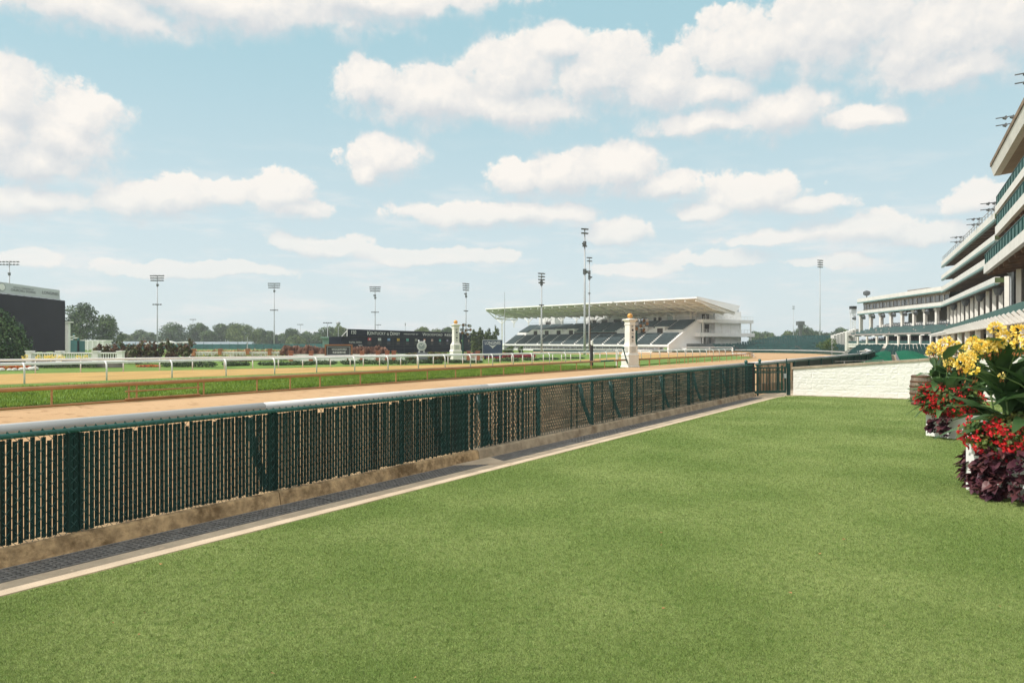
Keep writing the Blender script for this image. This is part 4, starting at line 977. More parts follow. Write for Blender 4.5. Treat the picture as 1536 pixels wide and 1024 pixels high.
for a in (('long clipped hedge left of the light pole, nearest the balustrade', 241, 317, 542.3, 69), ('short rounded hedge behind the third white rail bay', 333, 350, 543.5, 72), ('small loose hedge beside the short rounded one', 351, 367, 544, 73),
          ('low clipped hedge below the second light pole', 386, 430, 543, 74), ('low clipped hedge left of the brown framed sign', 432, 466, 542, 75), ('stubby hedge just left of the brown framed sign', 470, 499.5, 541, 77), ('stubby hedge under the brown framed sign', 512, 529, 540.5, 77),
          ('longest clipped hedge in front of the dark scoreboard', 534, 611.5, 539.3, 77), ('rounded hedge under the clock statue', 616, 646, 539.5, 80), ('small rounded hedge right of the clock statue', 647, 661, 540.5, 80), ('hedge at the foot of the first white pylon', 672, 694, 539.5, 82), ('small hedge between pylon and blue board', 695, 720, 541, 83),
          ('small round hedge under the blue board', 741, 750, 539.5, 88), ('wide hedge right of the blue board', 752, 777, 536.8, 90), ('hedge left of the far stand light pole', 788, 808, 537.2, 94), ('wide hedge beyond the far stand light pole', 812, 836, 536.2, 98), ('last low hedge near the tall pair of poles', 846, 875, 536, 104)):
    hedge(*a)
x = 146; k = 0
for k in range(17):
    px = 150 + 8.3 * k + random.uniform(-2, 2); Y = 80 + random.uniform(-2, 2); c = PX(px, Y); h = random.uniform(1.9, 2.6) - (.3 if k < 3 else 0)
    ells = [(c.x + random.uniform(-.3, .3), Y + random.uniform(-.3, .3), GZ + h * u, .38 * (1.15 - u * .6), .38, .34) for u in (.2, .4, .55, .7, .85)]; ells.append((c.x, Y, GZ + h * .98, .09, .09, .28))
    tag(npmesh('red_leaved_plant', cloud(420, ells, .26, shell=.2, up=.6), 4, m_redplant, None, c), 'tall dark red leaved plant in the bed right of the balustrade', 'plant', 'dark red leaved plants in a row')
bed('yellow_flower_bed', 'yellow green flower bed below the long low balustrade', 288, 425, 531.2, 92, 2.5, m_yelbed, 'flower bed', 3500, .2)
bed('maroon_flower_bed', 'maroon flower bed in front of the yellow one', 326, 376, 534.3, 88, 1.6, LEAF('maroon', (.13, .012, .03), (.09, .01, .02), .1), 'flower bed', 1400, .16)
bed('tan_plume_grass', 'tan plumed grass behind the long low balustrade', 290, 425, 523.6, 118, 2.5, m_tanbed, 'ornamental grass', 3000, .3)
for k in range(19):
    px = 429 + 8.1 * k
    if 486 < px < 531 and k % 2: continue
    Y = 96 + random.uniform(-1.5, 1.5); c = PX(px, Y); h = random.uniform(1.75, 2.15)
    n = 420; a = rng.uniform(0, 2 * np.pi, n); rad = rng.uniform(.25, 1.0, n); hh = h * (1 - .55 * rad ** 2) * rng.uniform(.75, 1.05, n); r0 = .1
    V = np.zeros((n, 4, 3)); cx_, sy_ = np.cos(a), np.sin(a); w = .032
    for q, (rr2, zz) in enumerate(((r0, .2), (rad * .7, hh), (rad * .95, hh * .92), (r0 + .1, .2))):
        V[:, q, 0] = c.x + cx_ * rr2 + (-sy_ * w * (1 if q in (0, 1) else -1)); V[:, q, 1] = c.y + sy_ * rr2 + cx_ * w * (1 if q in (0, 1) else -1); V[:, q, 2] = GZ + zz
    tag(npmesh('fountain_grass', V, 4, m_redgrass, None, c), 'arching purple red fountain grass above the brick piered balustrade', 'ornamental grass', 'purple fountain grass clumps')
bed('red_flower_bed', 'low red orange flowers under the fountain grass', 430, 572, 530.0, 93.5, 1.2, LEAF('coral', (.34, .085, .05), (.40, .13, .08), .1), 'flower bed', 2600, .14)
bed('green_shrub_bed', 'bushy green and orange bed around the clock statue', 608, 672, 526.5, 88, 2.0, LEAF('mixed', (.045, .10, .02), (.17, .09, .025), .1, clump=1.6), 'flower bed', 3200, .2)
bed('lime_flower_strip', 'thin lime green strip under the dark scoreboard', 574, 598, 527.8, 100, 1.0, m_yelbed, 'flower bed', 500, .15)
bed('pink_flower_strip', 'pink flower strip left of the blue board', 695, 724, 528.0, 99, 1.0, LEAF('pinks', (.5, .08, .20), (.40, .05, .12), .1), 'flower bed', 600, .15)
bed('red_planter_row', 'long row of coral red flowers before the far stand', 753, 803, 528.6, 108, 1.2, m_pinkflower, 'flower bed', 2200, .16)
bed('red_flower_strip', 'thin red flower strip under the blue board', 726, 753, 532, 104, 1.0, m_pinkflower, 'flower bed', 700, .14)
for px, top, w, Y, lab in ((762.5, 519.5, 15, 125, 'round green bush left of the far stand foot'), (781, 519, 6, 128, 'narrow green bush right of the round one'), (1240, 507.5, 31, 150, 'round yellow green bush in front of the bleachers')):
    c = PX(px, Y); h = (HZ - top) / F * Y + EYE - GZ; r = w / F * Y / 2; ells = [(c.x + r * .5 * math.cos(q * 1.7), Y + r * .4 * math.sin(q * 1.7), GZ + h * (.35 + .11 * q), r * .62, r * .6, h * .22) for q in range(5)]
    tag(npmesh('garden_bush', cloud(1300, ells, .22), 4, m_shrub, None, c), lab, 'bush')
for px, Y in ((38, 66), (70, 66.3), (72, 65.5), (78, 66.2), (86, 66), (93, 66.4), (118, 66), (128, 66.5), (58, 66)):
    c = PX(px, Y); tag(npmesh('yellow_flowers', np.concatenate([cloud(60, [(c.x, Y, GZ + .95, .28, .2, .24)], .12)]), 4, m_yelflower, None, c), 'small clump of yellow flowers before the white balustrade', 'flowers', 'yellow flower clumps before the balustrade')
bed('green_border', 'low green border at the foot of the white balustrade', 20, 140, 541.2, 66.8, .8, m_hedge, 'flower bed', 1200, .14)
# rock edged flower bed at far left
fb = thing('rock_edged_bed', 'red and orange flower bed edged with white rocks', 'flower bed', PX(14, 61.5))
c = PX(12, 61.5); V = cloud(1600, [(c.x + dx, 61.5 + dy, GZ + .30, .8, .7, .24) for dx, dy in ((-2.6, .3), (-1.6, 0), (-.7, .4), (.1, -.1), (.9, .2))], .12); npmesh('flowers', V, 4, LEAF('bedmix', (.52, .05, .015), (.50, .26, .03), .1, clump=1.4), fb)
for k in range(30):
    a = math.pi * (k / 29) * 1.9 + 2.6; x = c.x - .6 + 2.7 * math.cos(a) * (1 if k % 2 else .93); y = 61.5 + 1.25 * math.sin(a); s = random.uniform(.2, .33)
    me = MB(); prof = [(s * .7, 0), (s, s * .3), (s * .85, s * .75), (s * .3, s * 1.0)]; me.lathe((x, y, GZ - .02), prof, 7, random.random()); me.build('rock', m_rock, fb)
bed('orange_flower_strip', 'low orange flower strip near the long hedge', 202, 236, 547.2, 69.5, .8, m_orangebed, 'flower bed', 500, .12)
# ------------------------------------------------------------------ scoreboard (tote board)
tb = thing('scoreboard', 'long dark betting scoreboard with pale lettering and coloured number squares', 'scoreboard', PX(612, 150))
ta, tbb = PX(512, 130), PX(717.5, 196); td = (tbb - ta).normalized(); tn = Vector((td.y, -td.x, 0))
def ont(px):
    k = (px - CX) / F; t = (k * ta.y - ta.x) / (td.x - k * td.y); return ta + td * t
def tz(y, p): return EYE - (y - HZ) / F * p.y
def slab(mb, p, q, z0, z1, front, thick):
    a, b = p + tn * front, q + tn * front; c_, d_ = b - tn * thick, a - tn * thick
    mb.hexa([Vector((v.x, v.y, z)) for z in (z0,) for v in (a, b, c_, d_)] + [Vector((v.x, v.y, z1)) for v in (a, b, c_, d_)])
zm = tz(504.8, ta); zt0 = zm + .06; zt1 = tz(493.3, ont(521.5))
mb = MB(); slab(mb, ta, tbb, GZ, zm, 0, 2.5); mb.build('board', m_navy, tb)
pe = ont(706)
mb = MB(); slab(mb, ont(521.5), pe, zt0, zt1, .25, .7); ban = mb.build('header_board', m_navy, tb)
mb = MB(); slab(mb, ta, tbb, zm - .02, zm + .05, .12, .4); mb.build('ledge', m_black, tb)
for k in range(1, 14):
    p = ta.lerp(tbb, k / 14); mb = MB(); slab(mb, p, p + td * .12, GZ + .2, zm - .25, .05, .1); mb.build('mullion', m_black, tb)
for z in (.33, .52, .66):
    mb = MB(); slab(mb, ont(547), ont(712), GZ + (zm - GZ) * z, GZ + (zm - GZ) * z + .06, .04, .08); mb.build('row_line', m_black, tb)
mb = MB(); p = ont(521.5); mb.bar(Vector((p.x - .1, p.y, zt0)), Vector((p.x - .1, p.y, zt1)), .15, .15); mb.bar(Vector((p.x - 1.2, p.y + .6, zt0)), Vector((p.x - .1, p.y, zt1 - .3)), .12, .12); mb.build('strut', m_white, tb)
for px in (530, 560, 600, 640, 690, 706.5):
    p = ont(px) - tn * .5; mb = MB(); mb.bar(Vector((p.x, p.y, zm - .1)), Vector((p.x, p.y, zt1 - .1)), .15, .15); mb.build('strut', m_steel, tb)
hh = zt1 - zt0
lettering(ban, '150', ont(525), ont(532), zt0 + hh * .34, hh * .50, m_textw, tn, .29)
lettering(ban, 'K', ont(549), ont(553.2), zt0 + hh * .24, hh * .54, m_textw, tn, .29); lettering(ban, 'ENTUCKY', ont(553.6), ont(576.4), zt0 + hh * .30, hh * .40, m_textw, tn, .29)
lettering(ban, 'D', ont(583.6), ont(586.8), zt0 + hh * .24, hh * .54, m_textw, tn, .29); lettering(ban, 'ERBY', ont(587.2), ont(598.2), zt0 + hh * .30, hh * .40, m_textw, tn, .29)
# horseshoe-like emblem between the two words
def ring(mb, c, r0, r1, a0_, a1_, n=18, front=.29):
    vs = []
    for k in range(n + 1):
        a = a0_ + (a1_ - a0_) * k / n
        for r in (r0, r1):
            v = c + td * (r * math.cos(a)) + tn * front; vs.append((v.x, v.y, c.z + r * math.sin(a)))
    mb.add(vs, [(2 * k, 2 * k + 1, 2 * k + 3, 2 * k + 2) for k in range(n)])
c = ont(580); c.z = zt0 + hh * .52; mb = MB(); ring(mb, c, hh * .22, hh * .30, math.pi * .95, math.pi * 2.05); ring(mb, c, hh * .08, hh * .13, 0, 2 * math.pi); mb.build('emblem', m_textw, ban)
lettering(ban, 'PRESENTED BY', ont(604), ont(625.5), zt0 + hh * .40, hh * .20, m_textw, tn, .29)
lettering(ban, 'W', ont(632), ont(637.6), zt0 + hh * .26, hh * .50, m_textw, tn, .29); lettering(ban, 'OODFORD', ont(638), ont(662), zt0 + hh * .30, hh * .38, m_textw, tn, .29); lettering(ban, 'RESERVE', ont(665.5), ont(687), zt0 + hh * .28, hh * .42, m_textw, tn, .29)
c = ont(700); c.z = zt0 + hh * .48; mb = MB(); ring(mb, c, hh * .26, hh * .31, 0, 2 * math.pi); mb.build('emblem', m_textw, ban); lettering(ban, 'W', ont(699), ont(701), zt0 + hh * .36, hh * .25, m_textw, tn, .29)
H = zm - GZ
for txt, x0, x1, y in (('TOTAL ODDS', 523, 542.2, 514.5), ('WIN', 537, 543, 519), ('PLACE', 533.8, 543, 523.2), ('SHOW', 535, 543, 527)):
    p = ont((x0 + x1) / 2); lettering(tb, txt, ont(x0), ont(x1), tz(y, p), .30, m_textw, tn, .04)
sq = [(554, (.55, .05, .05)), (569, (.6, .6, .6)), (583, (.10, .25, .5)), (597.2, (.55, .36, .02)), (611, (.10, .42, .36)), (624, (.30, .30, .26)), (636.5, (.5, .15, .05)), (648, (.55, .38, .35)), (659.8, (.12, .45, .42)), (671, (.32, .28, .42)), (681.5, (.3, .3, .3)), (692.5, (.30, .52, .16)), (703, (.42, .30, .22))]
for k, (px, col) in enumerate(sq):
    p = ont(px); yc = 508.6 + (px - 554) * .0172; w = (.52 - (px - 554) * .0010) ; z = tz(yc, p)
    mm = M('number_square', col, .6, .03, 1); mb = MB(); slab(mb, p - td * w * 1.15, p + td * w * 1.15, z - .25, z + .25, .06, .05); o = mb.build('number_square', mm, tb)
    lettering(o, str(k + 1), p - td * (.16 if k < 9 else .34), p + td * (.16 if k < 9 else .34), z - .15, .30, m_black if k not in (0, 2) else m_textw, tn, .075)
    mb = MB(); slab(mb, p - td * .7, p + td * .7, z - 1.0, z - .45, .03, .05); mb.build('display_cell', m_black, tb)
c = PX(505, 150); gb = thing('green_hut', 'pale green flat roofed hut at the left end of the dark scoreboard', 'hut', c)
mb = MB(); zz = EYE + (HZ - 507) / F * 150; mb.box((c.x - .2, 150, (GZ + zz) / 2), (4.6, 3, zz - GZ)); mb.build('hut_wall', M('pale_green_wall', (.16, .27, .24), .7, .08, 1), gb)
mb = MB(); mb.box((c.x - .2, 149.8, zz + .12), (5.2, 3.6, .24)); mb.build('roof', M('pale_green_roof', (.22, .34, .31), .7, .08, 1), gb)
mb = MB(); mb.box((c.x - .7, 148.47, GZ + 1.4), (1.0, .06, 1.7)); mb.build('door', m_teal, gb)
# ------------------------------------------------------------------ framed sign
fs = thing('framed_sign', 'dark sign with two lines of pale lettering in a brown wooden frame', 'sign', PX(508, 84))
a, b = PX(488.3, 84), PX(527.8, 84); z0, z1 = EYE - (534.8 - HZ) / F * 84, EYE - (517.3 - HZ) / F * 84
mb = MB(); mb.hexa([(a.x + .1, 84, z0 + .1), (b.x - .1, 84, z0 + .1), (b.x - .1, 84.12, z0 + .1), (a.x + .1, 84.12, z0 + .1), (a.x + .1, 84, z1 - .1), (b.x - .1, 84, z1 - .1), (b.x - .1, 84.12, z1 - .1), (a.x + .1, 84.12, z1 - .1)]); pan = mb.build('panel', M('charcoal_panel', (.045, .045, .055), .55, .1, 2), fs)
mb = MB()
for (p, q) in (((a.x, z0), (b.x, z0)), ((a.x, z1), (b.x, z1))): mb.box(((p[0] + q[0]) / 2, 84, p[1]), (b.x - a.x + .16, .22, .16))
for x in (a.x, b.x): mb.box((x, 84, (z0 + z1) / 2), (.16, .22, z1 - z0 - .16))
mb.build('frame', M('sign_frame', (.24, .095, .04), .6, .2, 4), fs)
mb = MB()
for z in (z0 + .2, z1 - .2): mb.box(((a.x + b.x) / 2, 83.98, z), (b.x - a.x - .44, .02, .035))
for x in (a.x + .22, b.x - .22): mb.box((x, 83.98, (z0 + z1) / 2), (.035, .02, z1 - z0 - .43))
mb.build('border_line', m_banner, fs)
for x in (a.x + .5, b.x - .5):
    mb = MB(); mb.box((x, 84.05, (GZ + z0) / 2 - .05), (.14, .14, z0 - GZ)); mb.build('leg', m_brown, fs)
hz_ = z1 - z0
lettering(pan, 'WOODFORD', (PX(497.5, 84).x, 84, 0), (PX(520, 84).x, 84, 0), z0 + hz_ * .55, hz_ * .17, m_textw, (0, -1, 0), .03)
lettering(pan, 'RESERVE', (PX(499.5, 84).x, 84, 0), (PX(518.8, 84).x, 84, 0), z0 + hz_ * .28, hz_ * .17, m_textw, (0, -1, 0), .03)
# ------------------------------------------------------------------ clock statue
Y = 84.0; c = PX(632.5, Y); ck = thing('clock_statue', 'silver wristwatch shaped clock standing on a dark block', 'clock', c)
zc = EYE - (518.8 - HZ) / F * Y; r = 7.0 / F * Y
def disc(mb, c, r, y0, y1, n=28, rr=None):
    vs = [(c.x + (rr or r) * math.cos(2 * math.pi * k / n), y0, c.z + (rr or r) * math.sin(2 * math.pi * k / n)) for k in range(n)] + [(c.x + r * math.cos(2 * math.pi * k / n), y1, c.z + r * math.sin(2 * math.pi * k / n)) for k in range(n)]
    mb.add(vs, [tuple(range(n - 1, -1, -1)), tuple(range(n, 2 * n))] + [(k, (k + 1) % n, n + (k + 1) % n, n + k) for k in range(n)])
m_silver = M('silver', (.55, .57, .57), .35, .08, 3, metal=.5)
cc = Vector((c.x, Y, zc)); mb = MB(); disc(mb, cc, r, Y - .18, Y + .25, rr=r * .9); disc(mb, cc, r * 1.02, Y - .10, Y + .1); mb.build('case', m_silver, ck)
mb = MB(); disc(mb, cc, r * .74, Y - .20, Y - .185); mb.build('dial', M('dial_grey', (.22, .26, .27), .5, .05, 3), ck)
mb = MB(); 
for k in range(12):
    a = math.pi * k / 6; p0 = cc + Vector((math.sin(a) * r * .58, -.215, math.cos(a) * r * .58)); p1 = cc + Vector((math.sin(a) * r * .70, -.215, math.cos(a) * r * .70)); mb.bar(p0, p1, .03, .03, up=(0, 1, 0))
for a, l in ((-.9, .42), (.75, .62)): mb.bar(cc + Vector((0, -.215, 0)), cc + Vector((math.sin(a) * r * l, -.215, math.cos(a) * r * l)), .05, .03, up=(0, 1, 0))
mb.build('hands', m_textw, ck)
for sx in (-1, 1):
    mb = MB(); mb.tube([cc + Vector((sx * r * .5, 0, r * .75)), cc + Vector((sx * r * .6, 0, r * 1.1)), cc + Vector((sx * r * .62, .05, r * 1.28))], [.10, .10, .05], 8); mb.build('lug', m_silver, ck)
    mb = MB(); mb.tube([cc + Vector((sx * r * .42, 0, -r * .8)), cc + Vector((sx * r * .5, 0, -r * 1.3)), cc + Vector((sx * r * .6, 0, -r * 1.5))], [.10, .09, .10], 8); mb.build('leg', m_silver, ck)
zb = EYE - (532.6 - HZ) / F * Y; zt_ = EYE - (528.4 - HZ) / F * Y
mb = MB(); mb.box((c.x + .12, Y, (GZ + zt_) / 2), (1.05, .8, zt_ - GZ)); mb.box((c.x - .45, Y, (GZ + zt_) / 2), (.14, .82, zt_ - GZ + .02)); mb.build('plinth', M('plinth_grey', (.13, .14, .16), .6, .1, 2), ck)
# ------------------------------------------------------------------ white pylons with gold balls
def pylon(label, px, Y, ytop, ybase, rz, text):
    c = G(px, ybase); c = PX(px, Y); H = (ybase - ytop) / F * Y; z0 = GZ; t = thing('white_pylon', label, 'pylon', c)
    u = H / 79.0   # one photo pixel of the big pylon
    def sec(pr, n=4):
        mb = MB(); mb.lathe((c.x, c.y, z0), [(r_ * u * 1.4142, z_ * u) for r_, z_ in pr], n, rz + math.pi / 4); return mb
    sec([(10.2, 0), (10.2, 1.5), (9.2, 2.5), (9.2, 17), (9.6, 17.5), (9.6, 18.5), (8.2, 21.5)]).build('base', m_pillar, t)
    sec([(8.0, 21), (8.0, 32), (6.6, 33), (5.8, 36.5)]).build('pedestal', m_pillar, t)
    sec([(5.6, 36), (5.4, 63), (6.1, 63.4), (6.1, 65.0), (5.4, 65.4), (5.4, 67)]).build('shaft', m_pillar, t)
    sec([(5.6, 66.5), (6.3, 69), (8.2, 70.2), (8.2, 71.8), (5.0, 72.2), (3.0, 73)]).build('capital', m_pillar, t)
    mb = MB(); n = 14; rb = 4.1 * u; mb.lathe((c.x, c.y, z0 + 76.6 * u), [(max(.01, rb * math.sin(math.pi * k / n)), -rb * math.cos(math.pi * k / n)) for k in range(n + 1)], 20); mb.build('ball', m_gold, t, smooth=True)
    fd = Vector((math.cos(rz), math.sin(rz), 0)); rd = Vector((-fd.y, fd.x, 0)); ctr = Vector((c.x, c.y, 0))
    q = ctr + fd * 5.62 * u
    for k, ch in enumerate(text):
        lettering(t, ch, q - rd * 1.7 * u, q + rd * 1.7 * u, z0 + (59 - 5.2 * k) * u, 3.4 * u, m_textg, fd, .02)
    for s_ in (0, 1, -1):
        f2 = Matrix.Rotation(s_ * math.pi / 2, 3, 'Z') @ fd; r2 = Vector((-f2.y, f2.x, 0)); mb = MB(); pc = ctr + f2 * 8.05 * u + Vector((0, 0, z0 + 26.5 * u)); mb.bar(pc - Vector((0, 0, 4 * u)), pc + Vector((0, 0, 4 * u)), 8 * u, .05, up=tuple(f2)); mb.build('recess_panel', M('pylon_panel', (.5, .5, .47), .7, .1, 2), t)
    return t
pylon('nearer and bigger white pylon with a gold ball, at the brown rail', 945, 68.5, 472.5, 551.8, R(-58), 'FINISH')
pylon('smaller white pylon with a gold ball before the dark scoreboard', 683.5, 95, 481, 540, R(-62), 'FINISH')
def lamp_cluster(label, px, Y, ytop, ybase, x0, x1, yl0, yl1, seed):
    rr = random.Random(seed); c = PX(px, Y); t = thing('lamp_cluster', label, 'lamp post', c); H = (ybase - ytop) / F * Y; s = Y / F
    mb = MB(); mb.tube([c, c + Vector((0, 0, H))], [.11, .08], 8); mb.bar(PX(px, Y, GZ) + Vector((.02, 0, .0)), c + Vector((0, 0, .3)), .3, .3); mb.build('pole', m_green, t)
    for k, y in enumerate(np.linspace(yl0, yl1, 3)):
        z = EYE - (y - HZ) * s; mb = MB(); mb.bar(PX(x0, Y, z), PX(x1, Y, z), .08, .08); mb.build('crossarm', m_black, t)
        for q in range(4):
            x = x0 + (x1 - x0) * (q + .5) / 4 + rr.uniform(-1, 1); p = PX(x, Y - .15, z + rr.uniform(-.1, .1)); mb = MB(); dirn = Vector((rr.uniform(-.8, .8), -1, rr.uniform(-.5, .1))).normalized()
            mb.tube([p + dirn * -.12, p + dirn * .05, p + dirn * .22], [.08, .17, .20], 10); o = mb.build('lamp', m_bluelamp if (q + k) % 3 else m_steel_dark, t)
            mb = MB(); mb.tube([p + dirn * .215, p + dirn * .225], [.17, .17], 10); mb.build('lens', m_brown if (q + k) % 2 == 0 else m_steel, o)
lamp_cluster('dark green lamp post crowded with spotlights behind the nearer white pylon', 954.7, 69.5, 479, 551.5, 952, 971, 479.5, 494, 3)
lamp_cluster('dark green lamp post with spotlights beside the smaller white pylon', 694.5, 96, 487, 539.5, 692, 707, 488, 500, 5)
# pole by the pylon
c = PX(887.3, 70.5); dp = thing('distance_pole', 'slim brown pole with dark padded lower half and cream cap', 'pole', c)
mb = MB(); mb.tube([c, c + Vector((0, 0, (549 - 515.5) / F * 70.5))], [.165, .15], 12); mb.build('padding', M('dark_pad', (.03, .026, .03), .7, .15, 3), dp)
mb = MB(); mb.tube([c + Vector((-.13, 0, 1.5)), c + Vector((-.15, 0, (549 - 487) / F * 70.5))], [.06, .05], 8); mb.build('pole', M('brown_pole', (.10, .065, .05), .6, .1, 3), dp)
mb = MB(); z = EYE - (518 - HZ) / F * 70.5; mb.lathe((c.x + .03, c.y - .05, z), [(.10, 0), (.125, .03), (.125, .42), (.09, .48)], 12); mb.build('cap', m_cream, dp)
c = PX(925, 68.8); mb = MB(); mb.bar(c, c + Vector((0, 0, 1.5)), .14, .14); mb.box(c + Vector((0, 0, 1.55)), (.2, .2, .1)); tag(mb.build('white_post', m_white, loc=c), 'short white post left of the nearer pylon', 'post')
c = PX(937, 67.6); mb = MB(); mb.bar(c + Vector((.25, 0, .4)), c + Vector((-.15, 0, 1.8)), .10, .10); mb.bar(c + Vector((-.18, -.02, 1.72)), c + Vector((-.10, .02, 1.9)), .16, .16); tag(mb.build('leaning_post', m_green, loc=c), 'leaning dark green post in front of the nearer pylon', 'post')
# blue sign board
Y = 100; bs = thing('blue_sign_board', 'navy blue board with a white lettered name and a winged emblem', 'sign', PX(739, Y))
a, b = PX(724.5, Y), PX(753.6, Y); z0, z1 = EYE - (534.5 - HZ) / F * Y, EYE - (510 - HZ) / F * Y
mb = MB(); mb.box(((a.x + b.x) / 2, Y, (z0 + z1) / 2), (b.x - a.x, .35, z1 - z0)); pan = mb.build('panel', m_navy2, bs)
mb = MB(); mb.box(((a.x + b.x) / 2, Y, z1 + .03), (b.x - a.x + .1, .4, .06)); mb.box((a.x - .03, Y, (z0 + z1) / 2), (.06, .4, z1 - z0)); mb.build('frame', m_banner, bs)
for x in (a.x + .3, b.x - .3):
    mb = MB(); mb.box((x, Y, (GZ + z0) / 2), (.3, .3, z0 - GZ)); mb.build('leg', m_black, bs)
hb = z1 - z0; lettering(pan, 'LONGINES', (PX(727.5, Y).x, Y - .18, 0), (PX(750.8, Y).x, Y - .18, 0), z0 + hb * .74, hb * .19, m_textw, (0, -1, 0), .02)
xc = (a.x + b.x) / 2; mb = MB(); yy = Y - .2
for k in range(3):
    for sgn in (-1, 1): mb.quad((xc, yy, z0 + hb * (.63 - .05 * k)), (xc, yy, z0 + hb * (.66 - .05 * k)), (xc + sgn * (.5 - .14 * k), yy, z0 + hb * (.71 - .05 * k)), (xc + sgn * (.48 - .14 * k), yy, z0 + hb * (.68 - .05 * k)))
mb.quad((xc - .06, yy, z0 + hb * .5), (xc + .06, yy, z0 + hb * .5), (xc + .09, yy, z0 + hb * .62), (xc - .09, yy, z0 + hb * .62)); mb.build('emblem', m_textw, pan)
# ------------------------------------------------------------------ far stand with cantilever roof
Q0, Q1 = P(1002, 517, 170), P(756, 516, 230); Q0.z = 0; Q1.z = 0
us = (Q1 - Q0).normalized(); wsd = Vector((-us.y, us.x, 0)); wsd = wsd if wsd.x > 0 else -wsd; SL = (Q1 - Q0).length
def S(u, t, z): v = Q0 + us * u + wsd * t; return Vector((v.x, v.y, z))
st = thing('roofed_grandstand', 'white roofed grandstand with slate seats beyond the turf course', 'grandstand', S(SL / 2, 5, GZ))
def shex(mb, u0, u1, t0, t1, z0, z1): mb.hexa([S(u0, t0, z0), S(u1, t0, z0), S(u1, t1, z0), S(u0, t1, z0), S(u0, t0, z1), S(u1, t0, z1), S(u1, t1, z1), S(u0, t1, z1)])
# seating tiers, stepped, with aisles
NB = 12; UB = [SL * k / NB for k in range(NB + 1)]
def tier(nrow, t0, t1, z0, z1, u0=0.0, u1=SL, skip=()):
    blk = {}
    for r_ in range(nrow):
        f0, f1 = r_ / nrow, (r_ + 1) / nrow; ta_, tb_ = t0 + (t1 - t0) * f0, t0 + (t1 - t0) * f1; zz = z0 + (z1 - z0) * f1
        mb = MB(); shex(mb, u0, u1, ta_, tb_, zz - .9, zz - .32)
        o = mb.build('step', m_cream, st)
        for k in range(NB):
            mb = blk.setdefault(k, MB())
            a, b = UB[k] + .55, UB[k + 1] - .25
            if a < u0 - .01 or b > u1 + .01: continue
            if (k, r_) in skip: continue
            n = int((b - a) / .62)
            for q in range(n):
                x0 = a + (b - a) * q / n; shex(mb, x0, x0 + (b - a) / n - .05, tb_ - .18, tb_ - .06, zz - .3, zz + .13); shex(mb, x0, x0 + (b - a) / n - .05, ta_ + .1, tb_ - .18, zz - .1, zz - .02)
    for mb in blk.values():
        if mb.v: mb.build('seat_block', m_seat, st)
zf, zl1, zu0, zu1 = 1.25, 4.0, 4.9, 7.2
tier(8, 0.0, 4.2, zf, zl1)
tier(9, 5.2, 9.6, zu0, zu1, skip=set((k, r_) for k in (1, 2, 3, 7, 8, 9, 10) for r_ in (0, 1)))
mb = MB(); shex(mb, 0, SL, 4.2, 5.2, zl1 - .4, zl1 - .1); shex(mb, 0, SL, 5.1, 5.25, zl1 - .2, zu0 - .15); mb.build('concourse', m_cream, st)
for k in (1, 2, 3, 7, 8, 9, 10):      # vomitories
    mb = MB(); shex(mb, UB[k] + .2, UB[k] + 3.6, 5.05, 6.6, zl1 - .1, zu0 + .75); mb.build('vomitory', m_cream, st)
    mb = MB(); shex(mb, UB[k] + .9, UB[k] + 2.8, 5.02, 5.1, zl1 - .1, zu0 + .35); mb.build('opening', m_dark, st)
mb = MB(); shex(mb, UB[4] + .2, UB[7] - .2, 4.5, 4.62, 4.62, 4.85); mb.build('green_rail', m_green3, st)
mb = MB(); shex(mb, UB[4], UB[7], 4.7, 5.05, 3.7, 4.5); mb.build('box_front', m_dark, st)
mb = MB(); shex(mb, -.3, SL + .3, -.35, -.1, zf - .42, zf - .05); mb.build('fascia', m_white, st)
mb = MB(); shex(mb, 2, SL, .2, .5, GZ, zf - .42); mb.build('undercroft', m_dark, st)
for k in range(26):
    u = SL * (k + .5) / 26; mb = MB(); mb.bar(S(u, -.2, GZ), S(u, -.2, zf - .4), .16, .16); mb.build('undercroft_post', m_steel, st)
mb = MB(); shex(mb, 0, SL - 3, -5.0, -4.9, GZ, GZ + .55); mb.build('low_wall', m_white_far, st)
mb = MB(); 
for z in (.75, 1.0): shex(mb, 0, SL - 3, -2.8, -2.72, GZ + z, GZ + z + .06)
for k in range(40): mb.bar(S((SL - 3) * k / 39, -2.76, GZ), S((SL - 3) * k / 39, -2.76, GZ + 1.05), .08, .08)
mb.build('railing', m_steel, st)
# right side wall of the seating
mb = MB(); mb.add([S(-.05, -.3, GZ), S(-.05, 10.5, GZ), S(-.05, 10.5, zu1 + .1), S(-.05, 9.6, zu1 + .1), S(-.05, 0, zf + .2), S(-.05, -.3, zf + .1)] + [S(-.5, -.3, GZ), S(-.5, 10.5, GZ), S(-.5, 10.5, zu1 + .1), S(-.5, 9.6, zu1 + .1), S(-.5, 0, zf + .2), S(-.5, -.3, zf + .1)], [(0, 1, 2, 3, 4, 5), (11, 10, 9, 8, 7, 6)] + [(i, (i + 1) % 6, 6 + (i + 1) % 6, 6 + i) for i in range(6)]); mb.build('side_wall', m_white_far, st)
mb = MB(); mb.add([S(SL + .05, -.3, GZ), S(SL + .05, 10.5, GZ), S(SL + .05, 10.5, zu1), S(SL + .05, 0, zf + .1)] + [S(SL + .4, -.3, GZ), S(SL + .4, 10.5, GZ), S(SL + .4, 10.5, zu1), S(SL + .4, 0, zf + .1)], [(0, 1, 2, 3), (7, 6, 5, 4)] + [(i, (i + 1) % 4, 4 + (i + 1) % 4, 4 + i) for i in range(4)]); mb.build('side_wall', m_white_far, st)
